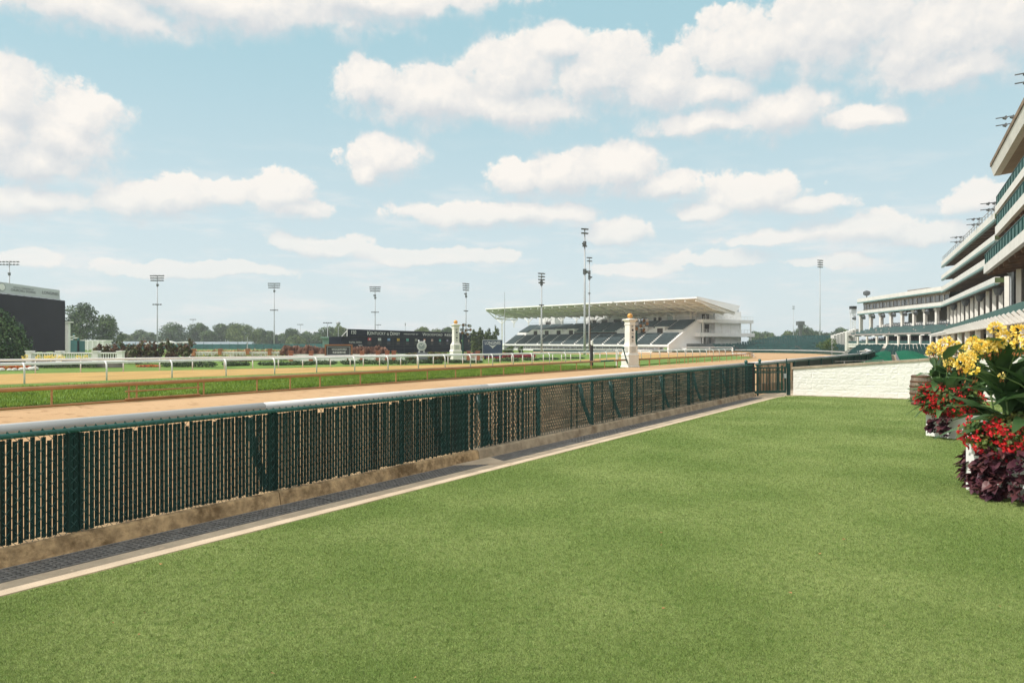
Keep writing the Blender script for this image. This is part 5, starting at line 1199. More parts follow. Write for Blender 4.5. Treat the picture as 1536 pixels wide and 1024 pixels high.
# back structure: press boxes, openings with railings
for u0_, u1_ in ((UB[10] - .5, UB[11] + 2.0), (UB[1] + 5, UB[7] + 3)):
    mb = MB(); shex(mb, u0_, u1_, 10.6, 14, zu1 - .3, 10.2); mb.build('press_box', m_soffit, st)
    k = u0_ + 2
    while k < u1_ - 3:
        mb = MB(); shex(mb, k, k + 2.8, 10.5, 10.62, zu1 + .15, zu1 + .95); mb.build('window', m_dark, st); k += 5.2
mb = MB(); shex(mb, 0, SL, 9.6, 10.6, zu1 - 1.2, zu1 - .35); mb.build('walkway', m_cream, st)
mb = MB(); shex(mb, .5, SL, 10.3, 10.36, zu1 + .65, zu1 + .72); shex(mb, .5, SL, 13.4, 13.46, zu1 + .5, zu1 + .57); shex(mb, .5, SL, 13.4, 13.46, zu1 + 1.6, zu1 + 1.67); mb.build('railing', m_steel, st)
# roof
RF0, RF1 = P(1045, 447.5, 162), P(728, 464.3, 222)
def rid(px, y, Y): return P(px, y, Y)
bk = wsd * 15.5
zback = 9.35
rb0 = P(1104, 468.5, 172.5); rbt = P(1110, 459.5, 175)
rb1 = Vector((RF1.x + bk.x * .75, RF1.y + bk.y * .75, zback + .2))
mb = MB(); up_ = Vector((0, 0, .32))
mb.add([RF0, RF1, rb1, rb0, RF0 + up_, RF1 + up_, rb1 + up_ * 1.5, rbt], [(0, 1, 2, 3), (7, 6, 5, 4), (0, 4, 5, 1), (1, 5, 6, 2), (2, 6, 7, 3), (3, 7, 4, 0)]); mb.build('roof', m_white_far, st)
mb = MB(); e_ = us * -.06; mb.add([RF0 + e_ + Vector((0, 0, -.1)), rb0 + e_, rbt + e_ + Vector((0, 0, .1)), RF0 + e_ + up_ * 1.4], [(0, 1, 2, 3)]); mb.build('roof_end', m_white_far, st)
# soffit with ribs and trusses
so_ = Vector((0, 0, -.10)); sf0, sf1, sb1, sb0 = RF0 + so_ + wsd * .3 + us * .5, RF1 + so_ + wsd * .3, rb1 + so_, rb0 + so_ - us * -.5
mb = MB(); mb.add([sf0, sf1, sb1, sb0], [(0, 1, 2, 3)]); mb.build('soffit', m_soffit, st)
nr = 26
for k in range(nr + 1):
    f = k / nr; a = sf0.lerp(sf1, f); b = sb0.lerp(sb1, f); d = Vector((0, 0, -.22)); mb = MB(); mb.bar(a + d, b + d, .26, .5); mb.build('rib', m_white_far, st)
for g in (.33, .66):
    a, b = sf0.lerp(sb0, g), sf1.lerp(sb1, g); mb = MB(); mb.bar(a + Vector((0, 0, -.3)), b + Vector((0, 0, -.3)), .2, .3); mb.build('purlin', m_cream, st)
nose = Vector((0, 0, -1.5))
for k in range(13):
    f = k / 12; a = sf0.lerp(sf1, f); b = sb0.lerp(sb1, f); q = a.lerp(b, .42) + Vector((0, 0, -.85)); mb = MB(); mb.bar(a + Vector((0, 0, -.1)), q, .24, .24); mb.bar(q, a.lerp(b, .95) + Vector((0, 0, -.3)), .24, .24); mb.bar(q, a.lerp(b, .42), .12, .12); mb.build('truss', m_cream, st)
a, b = sf1, sb1; q = a.lerp(b, .30) + Vector((0, 0, -2.0)); mb = MB()
for p_, r_ in ((a, q), (q, b + Vector((0, 0, -.8))), (a.lerp(b, .3), q), (a.lerp(b, .6), q), (a.lerp(b, .6), a.lerp(b, .62) + Vector((0, 0, -1.5)))): mb.bar(p_, r_, .2, .2)
qq = q + (sf0 - sf1).normalized() * 9 + Vector((0, 0, .2)); mb.bar(q, qq, .2, .2); mb.bar(a, qq, .15, .15); mb.build('end_truss', m_cream, st)
for px, big in ((753, 1), (771, 0), (793, 0), (818, 0), (842, 0), (865, 0), (888, 0), (912, 0), (937, 0), (961, 0), (986, 1), (1011, 0), (1036, 1)):
    # column on the line just behind the top row
    k = (px - CX) / F; o_ = S(0, 10.0, 0); t_ = (k * o_.y - o_.x) / (us.x - k * us.y); c = o_ + us * t_
    f = max(0, min(1, ((c - Q0).dot(us)) / SL)); ztop_ = 9.5; w = .42 if big else .3
    mb = MB(); mb.bar(Vector((c.x, c.y, zu1 - .5 if px > 755 else GZ)), Vector((c.x, c.y, ztop_ + .2)), w, w, up=(0, 1, 0)); mb.build('column', m_cream, st)
    mb = MB(); L2 = 3.1 if big else 2.3
    for sgn in (-1, 1): mb.bar(Vector((c.x, c.y, zu1 + .9)), c + us * sgn * L2 + Vector((0, 0, ztop_ + .15)), .18, .18)
    mb.build('brace', m_cream, st)
# stair and suite tower at the right end
mb = MB(); shex(mb, 0, 9, 15.8, 25.2, GZ, 9.4); mb.build('tower_wall', m_white_far, st)
mb = MB(); shex(mb, 1.2, 9, 10.5, 15.8, GZ, 9.2); mb.build('suite_wall', m_soffit, st)
mb = MB(); shex(mb, -1.9, 1.3, 9.6, 27.6, 6.5, 7.3); mb.build('balcony', m_white_far, st)
mb = MB(); shex(mb, -2.1, 1.3, 8.2, 27.8, 3.15, 4.05); mb.build('balcony', m_white_far, st)
for z, t0, t1 in ((7.3, 9.8, 27.4), (4.05, 8.4, 27.6)):
    mb = MB(); shex(mb, -1.9, -1.84, t0, t1, z + .78, z + .84); shex(mb, -1.9, -1.84, t0, t1, z + .38, z + .42)
    for k in range(18): mb.bar(S(-1.87, t0 + (t1 - t0) * k / 17, z), S(-1.87, t0 + (t1 - t0) * k / 17, z + .84), .05, .05)
    mb.build('balcony_railing', m_white, st)
for t0, t1, z0, z1, mm in ((11.3, 15.0, 4.3, 6.2, m_dark), (12.2, 15.0, 7.4, 8.6, m_dark), (10.0, 13.4, GZ + .6, 2.9, m_dark), (13.8, 15.7, GZ + .3, 3.0, m_glassl)):
    mb = MB(); shex(mb, 1.1, 1.25, t0, t1, z0, z1); o = mb.build('window', mm, st)
    mb = MB(); n = 2
    for k in range(n + 1): shex(mb, 1.02, 1.1, t0 + (t1 - t0) * k / n - .06, t0 + (t1 - t0) * k / n + .06, z0, z1)
    mb.build('window_frame', m_white, o)
for t in (18.0, 21.2, 24.6):
    for z0, z1 in ((GZ, 3.15), (4.05, 6.5)):
        mb = MB(); shex(mb, -.12, .0, t, t + .5, z0, z1); mb.build('pilaster', m_white, st)
for t in (9.8, 26.9):
    mb = MB(); mb.bar(S(-1.6, t, GZ), S(-1.6, t, 3.15), .25, .25, up=(0, 1, 0)); mb.bar(S(-1.6, t, 4.05), S(-1.6, t, 6.5), .25, .25, up=(0, 1, 0)); mb.build('column', m_white, st)
mb = MB(); shex(mb, .5, 7, 18, 25.0, 9.4, 10.0); mb.build('roof_screen', m_banner, st)
mb = MB(); shex(mb, -2.5, 0, 3.5, 16, GZ, .45); mb.build('ramp_wall', m_white_far, st)
mb = MB(); shex(mb, -2.5, -2.4, 3.5, 16, .45, 1.5); mb.build('glass_rail', m_glassl, st)
# ------------------------------------------------------------------ far green bleachers round the turn
m_stepgrey = M('step_grey', (.17, .19, .18), .85, .2, .8)
def bleacher(label, rows):
    """rows: list of (pxL, pxR, Y, z) seat rows, each stepping up"""
    t = thing('green_bleachers', label, 'bleachers', PX((rows[0][0] + rows[0][1]) / 2, rows[0][2]))
    for (x0, x1, Y, z), nxt in zip(rows, rows[1:] + [None]):
        a, b = PX(x0, Y, z), PX(x1, Y, z); dep = (nxt[2] - Y) if nxt else 1.2
        mb = MB(); mb.box(((a.x + b.x) / 2, Y + dep / 2 + .45, (GZ + z) / 2 - .35), (b.x - a.x, dep, max(.05, z - GZ - .5))); mb.build('step', m_stepgrey, t)
        mb = MB(); n = int((b.x - a.x) / .62)
        for q in range(n):
            if random.random() < .03 or q % 23 == 7: continue
            x = a.x + (q + .5) * .62; j = random.uniform(-.04, .04); mb.add([(x - .26, Y + .1, z - .16), (x + .26, Y + .1, z - .16), (x + .26, Y + .22 + j, z + .20 + j), (x - .26, Y + .22 + j, z + .20 + j), (x - .26, Y - .3, z - .12), (x + .26, Y - .3, z - .12)], [(0, 1, 2, 3), (4, 5, 1, 0)])
        mb.build('seat_row', m_green2, t)
lo = [(1078 - k * 1.5, 1430, 164.5 + k * 1.05, .05 + k * .21) for k in range(7)]
bleacher('lower bank of green seats behind the far turn fence', lo)
up2 = [(1090 + k * 7.6, 1275, 174 + k * 1.3, 1.15 + k * .205) for k in range(12)]
bleacher('upper bank of dark green seats rising below the distant trees', up2)
# ------------------------------------------------------------------ grandstand wings on the right
def V2(x, y, z=0): return Vector((x, y, z))
def lineat(p, d, px):
    k = (px - CX) / F; t = (k * p.y - p.x) / (d.x - k * d.y); return p + d * t
dB = Vector((.425, .905, 0)).normalized(); dC = Vector((.0834, .9965, 0)).normalized(); dA = Vector((.466, .885, 0)).normalized()
J = V2(76.1, 130); PB0 = J - dB * 55.5; CE = J + dC * 38.6
m_trim = M('green_trim', (.13, .24, .23), .5, .08, 1)
m_fascia = M('fascia_white', (.66, .65, .62), .55, .06, .7)
m_mould = M('mossy_end', (.10, .14, .05), .8, .4, 1.2)
m_deck = M('deck_grey', (.22, .20, .18), .8, .2, .8)
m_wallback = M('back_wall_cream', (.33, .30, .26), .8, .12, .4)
def band(parent, line, z0, z1, name='fascia', thick=.35, trim=True, mat=None):
    mb = MB(); mb.sweep(line, [(0, z0), (0, z1), (thick, z1), (thick, z0)]); mb.build(name, mat or m_fascia, parent)
    if trim:
        mb = MB(); mb.sweep(line, [(-.04, z0 - .16), (-.04, z0 + .10), (-.003, z0 + .10), (-.003, z0 - .005), (.33, z0 - .005), (.33, z0 - .16)]); mb.build('trim', m_trim, parent)
def deck(parent, line, z, dep, rise, name='soffit', mat=None, thick=.3):
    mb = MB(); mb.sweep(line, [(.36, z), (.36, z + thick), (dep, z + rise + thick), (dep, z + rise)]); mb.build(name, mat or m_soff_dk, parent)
def beams(parent, line, z, dep, rise, step, w=.3, h=.35, mat=None, name='beam'):
    for p, q in zip(line, line[1:]):
        d = (q - p).normalized(); r = Vector((d.y, -d.x, 0)); n = int((q - p).length / step)
        for k in range(n):
            c = p + d * (step * (k + .5)); mb = MB(); mb.bar(c + r * .4 + Vector((0, 0, z - h * .4)), c + r * dep + Vector((0, 0, z + rise - h * .4)), w, h); mb.build(name, mat or m_brown, parent)
def along(line, step, off=0.0):
    out = []; car = step / 2
    for p, q in zip(line, line[1:]):
        d = (q - p).normalized(); L2 = (q - p).length; r = Vector((d.y, -d.x, 0)); s = car
        while s < L2: out.append((p + d * s + r * off, d)); s += step
        car = s - L2
    return out
def seat_rows(parent, line, offs, zs, step=.62, mat=None, hw=.25):
    for o_, z in zip(offs, zs):
        mb = MB()
        for c, d in along(line, step, o_):
            if random.random() < .05: continue
            r = Vector((d.y, -d.x, 0)); j = random.uniform(-.05, .05); t = d * hw
            a, b = c - t, c + t; f = r * -.32
            mb.add([a + Vector((0, 0, z - .05)), b + Vector((0, 0, z - .05)), b + r * .12 + Vector((0, 0, z + .42 + j)), a + r * .12 + Vector((0, 0, z + .42 + j)), a + f + Vector((0, 0, z)), b + f + Vector((0, 0, z))], [(0, 1, 2, 3), (4, 5, 1, 0)])
        if mb.v: mb.build('seat_row', mat or m_green2, parent)
def lamp_rack(parent, p, d, n=3, rows=2, s=1.0):
    r = Vector((-d.y, d.x, 0))
    mb = MB(); mb.bar(p, p + Vector((0, 0, 1.9 * s)), .12 * s, .12 * s)
    for k in range(rows): mb.bar(p + Vector((0, 0, (.9 + .9 * k) * s)) + r * .1, p + r * 2.2 * s + Vector((0, 0, (.8 + .9 * k) * s)), .08, .08)
    o = mb.build('lamp_bracket', m_steel_dark, parent)
    for k in range(rows):
        for q in range(n):
            c = p + r * (.5 + .75 * q) * s + Vector((0, 0, (.72 + .9 * k) * s)); l = link('floodlight', lamp_me, o, c - base_of(o)); l.rotation_euler = (.35, 0, math.atan2(r.y, r.x) + 1.57); l.scale = (s * .9,) * 3
# ---- lower balcony line (all wings), in front of the upper fascias
A0 = V2(36, 58) - dA * 44; A1 = V2(36, 58) + dA * 25.0                        # along wing A, up to where wing B begins
BJ = V2(36, 58) + dA * 73.5; CB = BJ + dC * 37.0
# ---- wing C : clubhouse with glazed gallery
wc = thing('clubhouse', 'white clubhouse wing with a glazed gallery and columns, farthest of the right stands', 'clubhouse', J + dC * 20)
lc = [CE, J + dC * .02]; lc = [J + dC * .02, CE]
band(wc, lc, 10.86, 11.72, 'roof_fascia', .5); deck(wc, lc, 10.95, 14, .6, 'roof', m_fascia); deck(wc, lc, 10.80, 3.0, .0, 'eave', m_soff_dk, .1)
band(wc, lc, 8.22, 8.95, 'fascia', .5); deck(wc, lc, 8.3, 13, .4, 'gallery_floor', m_soff_dk)
gl = [(p + Vector((dC.y, -dC.x, 0)) * 1.3) for p in lc]
mb = MB(); mb.sweep(gl, [(0, 8.9), (0, 9.25), (.2, 9.25), (.2, 8.9)]); mb.sweep(gl, [(0, 10.35), (0, 10.9), (.2, 10.9), (.2, 10.35)]); mb.build('gallery_wall', m_wallback, wc)
mull = resample(gl, 1.75)
for k, (a, b) in enumerate(zip(mull, mull[1:])):
    d = (b - a).normalized(); mb = MB(); mb.sweep([a + d * .05, b - d * .05], [(.06, 9.25), (.06, 10.35), (.10, 10.35), (.10, 9.25)]); o = mb.build('window', m_glassl if k % 3 else m_glassd, wc)
    mb = MB(); mb.bar(a + Vector((0, 0, 9.25)), a + Vector((0, 0, 10.36)), .14, .14); mb.build('mullion', m_white if k % 2 else m_steel, o)
mb = MB(); mb.sweep(lc, [(13, -.1), (13, 12.0), (14.5, 12.0), (14.5, -.1)]); mb.build('back_wall', m_wallback, wc)
mb = MB(); mb.sweep([J + dC * .5, CE - dC * 4], [(9.5, 4.6), (9.5, 8.3), (9.8, 8.3), (9.8, 4.6)]); mb.build('inner_wall', m_wallback, wc)
rC = Vector((dC.y, -dC.x, 0))
for px in (1292, 1306.5, 1321.5, 1337, 1353.7, 1371.5, 1388, 1405.6):
    c = lineat(J + rC * .9, dC, px); mb = MB(); mb.box((c.x, c.y, 6.5), (.52, .52, 3.5), .08); mb.box((c.x, c.y, 7.9), (.8, .8, .6), .08); mb.build('column', m_pillar, wc)
    mb = MB(); q = c + dC * 2.2 - rC * .6; mb.tube([Vector((q.x, q.y, 8.05)), Vector((q.x, q.y, 7.7))], .08, 6); mb.tube([Vector((q.x, q.y, 7.75)), Vector((q.x - .3, q.y - .2, 7.25))], [.25, .5], 10); mb.build('loudspeaker', m_bluelamp, wc)
cbl = [BJ + dC * .02, CB]
mb = MB(); mb.sweep(cbl, [(0, 3.05), (0, 3.32), (.15, 3.45), (5.5, 4.9), (9.6, 5.6), (9.6, 5.2), (5.5, 4.5), (.3, 3.05)]); mb.build('balcony', m_deck, wc)
band(wc, cbl, 3.02, 3.25, 'balcony_edge', .28, False, m_green3)
seat_rows(wc, cbl, (.5, 1.5, 2.5, 3.5, 4.5), (3.45, 3.72, 4.0, 4.27, 4.55)); seat_rows(wc, cbl, (6.3, 7.3, 8.3), (5.1, 5.3, 5.5), .9, m_fascia, .32); seat_rows(wc, cbl, (6.0, 7.0, 8.0, 9.0), (5.02, 5.22, 5.42, 5.6), .85, m_steel_dark, .3)
mb = MB(); mb.sweep(cbl, [(.1, .72), (.1, 1.55), (.4, 1.55), (.4, .72)]); mb.sweep(cbl, [(.0, 1.28), (.0, 1.6), (.1, 1.6), (.1, 1.28)]); mb.build('support_beam', m_fascia, wc)
mb = MB(); mb.sweep(cbl, [(7.5, -.1), (7.5, 4.6), (7.8, 4.6), (7.8, -.1)]); mb.build('rear_wall', m_dark, wc)
mb = MB(); mb.sweep(cbl, [(.3, -.1), (.3, .72), (7.5, 1.8), (7.5, -.1)]); mb.build('floor', m_deck, wc)
band(wc, cbl, 1.62, 2.05, 'box_front', .1, False, m_green2)
seat_rows(wc, cbl, (1.2, 2.4, 3.6, 5.0), (1.75, 2.0, 2.2, 2.45), .8, m_steel_dark, .28)
for px in (1287, 1300.6, 1315.4, 1331, 1348, 1364, 1381, 1397):
    c = lineat(BJ - rC * .12, dC, px); mb = MB(); mb.box((c.x, c.y, 1.5), (.34, .34, 3.0), .08); mb.build('post', m_pillar, wc)
for c, d in along(cbl, 5.2, -.05):
    mb = MB(); mb.box((c.x, c.y, 3.1), (.25, 1.2, .18), -.08); mb.build('bracket', m_cream, wc)
# end wall, stepped stair
e = CB; mb = MB(); q0, q1, q2, q3 = e - rC * .3, e + rC * 1.0, e + rC * 1.0 + dC * 1.2, e - rC * .3 + dC * 1.2; mb.hexa([q + Vector((0, 0, -.1)) for q in (q0, q1, q2, q3)] + [q0 + Vector((0, 0, 3.95)), q1 + Vector((0, 0, 4.2)), q2 + Vector((0, 0, 4.2)), q3 + Vector((0, 0, 3.95))]); mb.build('end_wall', m_fascia, wc)
for k in range(8):
    mb = MB(); c = CE + dC * 3 - rC * (4.2 - k * .7); mb.box((c.x, c.y, 1.75 + .1 * k), (.7, 1.5, 3.5 + .2 * k), .08); mb.build('stair_step', m_fascia, wc)
for k in (0, 1, 2):
    c = CE - dC * (.6 + 2.6 * k) + rC * (.6 + 1.2 * k); mb = MB(); mb.box((c.x, c.y, 6.3), (.7, .5, 4.2), .08); mb.build('column', m_fascia, wc)
c = lineat(J + rC * .5, dC, 1300); mb = MB(); mb.tube([Vector((c.x, c.y, 11.6)), Vector((c.x, c.y, 12.5))], .1, 6); mb.lathe((c.x, c.y, 12.2), [(.2, 0), (.75, .3), (.75, .9), (.2, 1.2)], 10); mb.build('roof_siren', m_steel_dark, wc)
c = lineat(J + rC * 6, dC, 1390); mb = MB(); mb.box((c.x, c.y, 12.3), (4, 7, .5)); mb.build('roof_plant', m_deck, wc)
# ---- wing B : four stacked decks
wb = thing('tiered_grandstand', 'middle grandstand wing of four stacked white decks over a row of columns', 'grandstand', J - dB * 25)
lb = [PB0, J - dB * .02]; rB = Vector((dB.y, -dB.x, 0))
for k, (z0, z1, ex) in enumerate(((15.15, 16.05, 0), (12.85, 13.6, 0), (10.72, 11.6, 0), (8.22, 8.95, 0))):
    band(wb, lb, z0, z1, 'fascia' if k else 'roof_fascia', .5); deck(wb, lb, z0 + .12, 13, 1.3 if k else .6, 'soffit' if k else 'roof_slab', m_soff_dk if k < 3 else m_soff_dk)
    beams(wb, lb, z0 + .1, 12.5, 1.3, 3.2, .3, .3, m_soff_dk)
    mb = MB(); q = PB0 - dB * .03; mb.hexa([q + rB * .0 + Vector((0, 0, z0 + .1)), q + rB * 4.5 + Vector((0, 0, z0 + .1)), q + rB * 4.5 + dB * .02 + Vector((0, 0, z0 + .1)), q + dB * .02 + Vector((0, 0, z0 + .1)), q + Vector((0, 0, z1 - .1)), q + rB * 4.5 + Vector((0, 0, z1 - .1)), q + rB * 4.5 + dB * .02 + Vector((0, 0, z1 - .1)), q + dB * .02 + Vector((0, 0, z1 - .1))]); mb.build('mossy_end', m_mould, wb)
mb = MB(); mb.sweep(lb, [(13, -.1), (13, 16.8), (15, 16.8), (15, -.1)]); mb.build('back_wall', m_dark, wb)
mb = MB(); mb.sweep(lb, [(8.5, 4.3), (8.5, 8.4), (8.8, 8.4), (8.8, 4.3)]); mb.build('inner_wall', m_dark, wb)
e0, e1 = J + rB * 1.0, J + rB * 13
mb = MB(); mb.hexa([e0 + Vector((0, 0, 11.6)), e1 + Vector((0, 0, 11.6)), e1 - dB * .3 + Vector((0, 0, 11.6)), e0 - dB * .3 + Vector((0, 0, 11.6)), e0 + rB * 2 + Vector((0, 0, 15.2)), e1 + Vector((0, 0, 15.2)), e1 - dB * .3 + Vector((0, 0, 15.2)), e0 + rB * 2 - dB * .3 + Vector((0, 0, 15.2))]); mb.build('end_wall', m_dark, wb)
mb = MB(); mb.sweep(lb, [(.1, 16.75), (.1, 16.82), (.16, 16.82), (.16, 16.75)]); mb.sweep(lb, [(.1, 16.4), (.1, 16.44), (.16, 16.44), (.16, 16.4)])
for c, d in along(lb, 2.2, .13): mb.bar(c + Vector((0, 0, 16.0)), c + Vector((0, 0, 16.8)), .06, .06, up=(0, 1, 0))
mb.build('roof_railing', m_steel, wb)
for px in (1423.6, 1428.7, 1434, 1439.5, 1445, 1452, 1459, 1466, 1474.4, 1483, 1493, 1503):
    c = lineat(PB0 + rB * 1.4, dB, px); mb = MB(); mb.box((c.x, c.y, 5.6), (.46, .46, 5.3), .44); mb.build('column', m_pillar, wb)
    if px in (1434, 1452, 1474.4, 1503):
        q = c - rB * .3; mb = MB(); mb.tube([Vector((q.x, q.y, 8.2)), Vector((q.x, q.y, 7.9)), Vector((q.x - .1, q.y, 7.2))], [.55, .6, .3], 10); mb.build('loudspeaker', m_bluelamp, wb)
for px in (1445, 1473, 1497): lamp_rack(wb, lineat(PB0 + rB * .5, dB, px) + Vector((0, 0, 15.9)), dB, 2, 2, .75)
bbl = [A1 + dA * .02, BJ - dA * .02]
mb = MB(); mb.sweep(bbl, [(0, 3.05), (0, 3.32), (.15, 3.45), (5.5, 4.9), (7.5, 5.2), (7.5, 4.8), (5.5, 4.5), (.3, 3.05)]); mb.build('balcony', m_deck, wb)
band(wb, bbl, 3.15, 3.52, 'balcony_edge', .08, False, m_green3)
seat_rows(wb, bbl, (.5, 1.5, 2.5, 3.5, 4.5), (3.45, 3.72, 4.0, 4.27, 4.55))
mb = MB(); mb.sweep(bbl, [(.1, 2.75), (.1, 3.1), (.4, 3.1), (.4, 2.75)]); mb.build('edge_beam', m_fascia, wb)
for px in (1407, 1416, 1421.5, 1430.6, 1441.4, 1453): 
    c = lineat(A1 + Vector((dA.y, -dA.x, 0)) * .5, dA, px); mb = MB(); mb.box((c.x, c.y, 1.4), (.42, .42, 2.9), .48); mb.build('post', m_pillar, wb)
for c, d in along(bbl, 3.4, -.25):
    mb = MB(); mb.box((c.x, c.y, 3.02), (.3, 1.3, .2), -.48); mb.build('bracket', m_cream, wb)
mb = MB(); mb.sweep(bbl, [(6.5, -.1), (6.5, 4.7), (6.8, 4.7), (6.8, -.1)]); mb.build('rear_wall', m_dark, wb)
# ---- wing A : nearest decks, high over the right edge
wa = thing('overhanging_grandstand', 'nearest grandstand wing with a great overhanging roof and green deck railings', 'grandstand', V2(46, 62))
rA = Vector((dA.y, -dA.x, 0))
def fline(px, Yf, back=52):
    p = PX(px, Yf, 0); p.z = 0; return [p - dA * back, p]
lr = fline(1490.5, 80, 62)
mb = MB(); mb.sweep(lr, [(0, 19.95), (-.25, 20.9), (-.15, 21.1), (.6, 21.1), (.6, 19.95)]); mb.build('roof_fascia', m_fascia, wa)
mb = MB(); mb.sweep(lr, [(-.35, 20.95), (-.35, 21.35), (1.2, 21.35), (1.2, 21.1)]); mb.build('roof_edge', m_soff_dk, wa)
mb = MB(); mb.sweep(lr, [(.5, 19.97), (.5, 20.3), (14, 21.9), (14, 21.5)]); mb.build('soffit', M('roof_soffit_tan', (.33, .245, .16), .8, .08, .5), wa)
for t in (14.5, 27, 42): lamp_rack(wa, lr[1] - dA * t + rA * .4 + Vector((0, 0, 21.2)), dA, 2, 2, .75)
for k, (px, Yf, z0, z1, rail_) in enumerate(((1492.5, 78, 15.45, 16.2, 1.0), (1492.5, 75, 12.72, 13.6, 1.05), (1475.4, 70, 8.35, 9.15, 1.0))):
    l = fline(px, Yf, 50); band(wa, l, z0, z1, 'fascia', .35, False); deck(wa, l, z0 + .15, 12, 1.8, 'soffit', m_soff_dk)
    beams(wa, l, z0 + .12, 11.5, 1.8, 3.4, .34, .42, m_brown)
    mb = MB(); mb.sweep(l, [(.12, z1 + .03), (.12, z1 + rail_ - .05), (.17, z1 + rail_ - .05), (.17, z1 + .03)]); mb.build('railing_panel', m_green3, wa)
    mb = MB(); mb.sweep(l, [(.08, z1 + rail_), (.08, z1 + rail_ + .07), (.2, z1 + rail_ + .07), (.2, z1 + rail_)])
    for c, d in along(l, 1.8, .10): mb.bar(c + Vector((0, 0, z1)), c + Vector((0, 0, z1 + rail_)), .08, .08, up=(0, 1, 0))
    mb.build('handrail', m_green, wa)
    p = l[1]; mb = MB(); mb.hexa([p + rA * .3 + Vector((0, 0, z0 - .2)), p + rA * 6 + Vector((0, 0, z0 + .6)), p + rA * 6 - dA * .3 + Vector((0, 0, z0 + .6)), p + rA * .3 - dA * .3 + Vector((0, 0, z0 - .2)), p + rA * .3 + Vector((0, 0, z0 + .12)), p + rA * 6 + Vector((0, 0, z0 + .95)), p + rA * 6 - dA * .3 + Vector((0, 0, z0 + .95)), p + rA * .3 - dA * .3 + Vector((0, 0, z0 + .12))]); mb.build('end_beam', m_brown, wa)
la = fline(1492, 77, 52)
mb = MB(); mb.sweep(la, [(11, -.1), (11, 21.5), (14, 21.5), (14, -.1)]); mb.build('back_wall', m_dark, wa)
for px, w in ((1517.5, .22), (1521.5, .3)):
    c = lineat(V2(50.5, 75), dA, px); mb = MB(); mb.bar(Vector((c.x, c.y, 3)), Vector((c.x, c.y, 9.6)), w, w, up=(0, 1, 0)); mb.build('steel_column', m_steel if w < .25 else m_steel_dark, wa)
c = lineat(V2(50.5, 75), dA, 1519); mb = MB(); mb.lathe((c.x, c.y, 8.2), [(.3, 0), (.75, .8), (.75, 1.0)], 8); mb.build('column_head', m_steel_dark, wa)
for px in (1512, 1530, 1545, 1562):
    c = lineat(V2(47.8, 70), dA, px); mb = MB(); mb.box((c.x, c.y, 5.8), (.45, .45, 5.2), .48); mb.build('column', m_pillar, wa)
abl = [A0, A1]
mb = MB(); mb.sweep(abl, [(.0, 3.05), (0, 3.25), (12, 4.6), (12, 4.3), (.3, 3.05)]); mb.build('balcony', m_deck, wa)
mb = MB(); mb.sweep(abl, [(-.04, 3.2), (-.04, 3.62), (.04, 3.62), (.04, 3.2)]); mb.build('railing_panel', m_green3, wa)
mb = MB(); mb.sweep(abl, [(-.02, 2.72), (-.02, 3.04), (.3, 3.04), (.3, 2.72)]); mb.build('edge_beam', m_fascia, wa)
for c, d in along(abl, 1.7, -.3):
    mb = MB(); mb.bar(c + rA * .28 + Vector((0, 0, 2.75)), c - rA * .12 + Vector((0, 0, 3.17)), .12, .14); mb.build('bracket', m_fascia, wa)
for px in (1469, 1487, 1510, 1540):
    c = lineat(A0 + rA * .5, dA, px); mb = MB(); mb.box((c.x, c.y, 1.35), (.40, .40, 2.8), .48); mb.build('post', m_pillar, wa)
seat_rows(wa, abl, (1.0, 2.2, 3.4), (3.3, 3.45, 3.6))
mb = MB(); mb.sweep(abl, [(7, -.1), (7, 4.2), (7.3, 4.2), (7.3, -.1)]); mb.build('rear_wall', m_dark, wa)
for c, d in along([A0 + dA * 8, A1], 3.1, 6.9):
    mb = MB(); mb.bar(c + Vector((0, 0, 0)), c + Vector((0, 0, 2.2)), 1.2, .08, up=(rA.x, rA.y, 0)); mb.build('door', m_steel_dark, wa)
# ---- lattice tower beyond the clubhouse end
c = PX(1279.3, 186, 0); lt = thing('lattice_tower', 'white lattice tower with a dark top box beyond the clubhouse', 'tower', c); h = EYE + (HZ - 459.5) / F * 186
mb = MB()
for dx in (-.42, .42):
    for dy in (-.42, .42): mb.bar(c + Vector((dx, dy, 0)), c + Vector((dx, dy, h - .6)), .12, .12)
z = 0; s = 1
while z < h - 1.8:
    mb.bar(c + Vector((-.42 * s, -.42, z)), c + Vector((.42 * s, -.42, z + 1.1)), .08, .08); mb.bar(c + Vector((-.42, -.42, z)), c + Vector((.42, -.42, z)), .07, .07); z += 1.1; s = -s
mb.build('lattice', m_white_far, lt)
mb = MB(); mb.box(c + Vector((0, 0, h - .9)), (1.3, 1.2, 1.6)); mb.build('top_box', m_banner, lt); mb = MB(); mb.box(c + Vector((0, -.05, h - .3)), (1.35, 1.3, .7)); mb.build('dark_cap', m_black, lt)
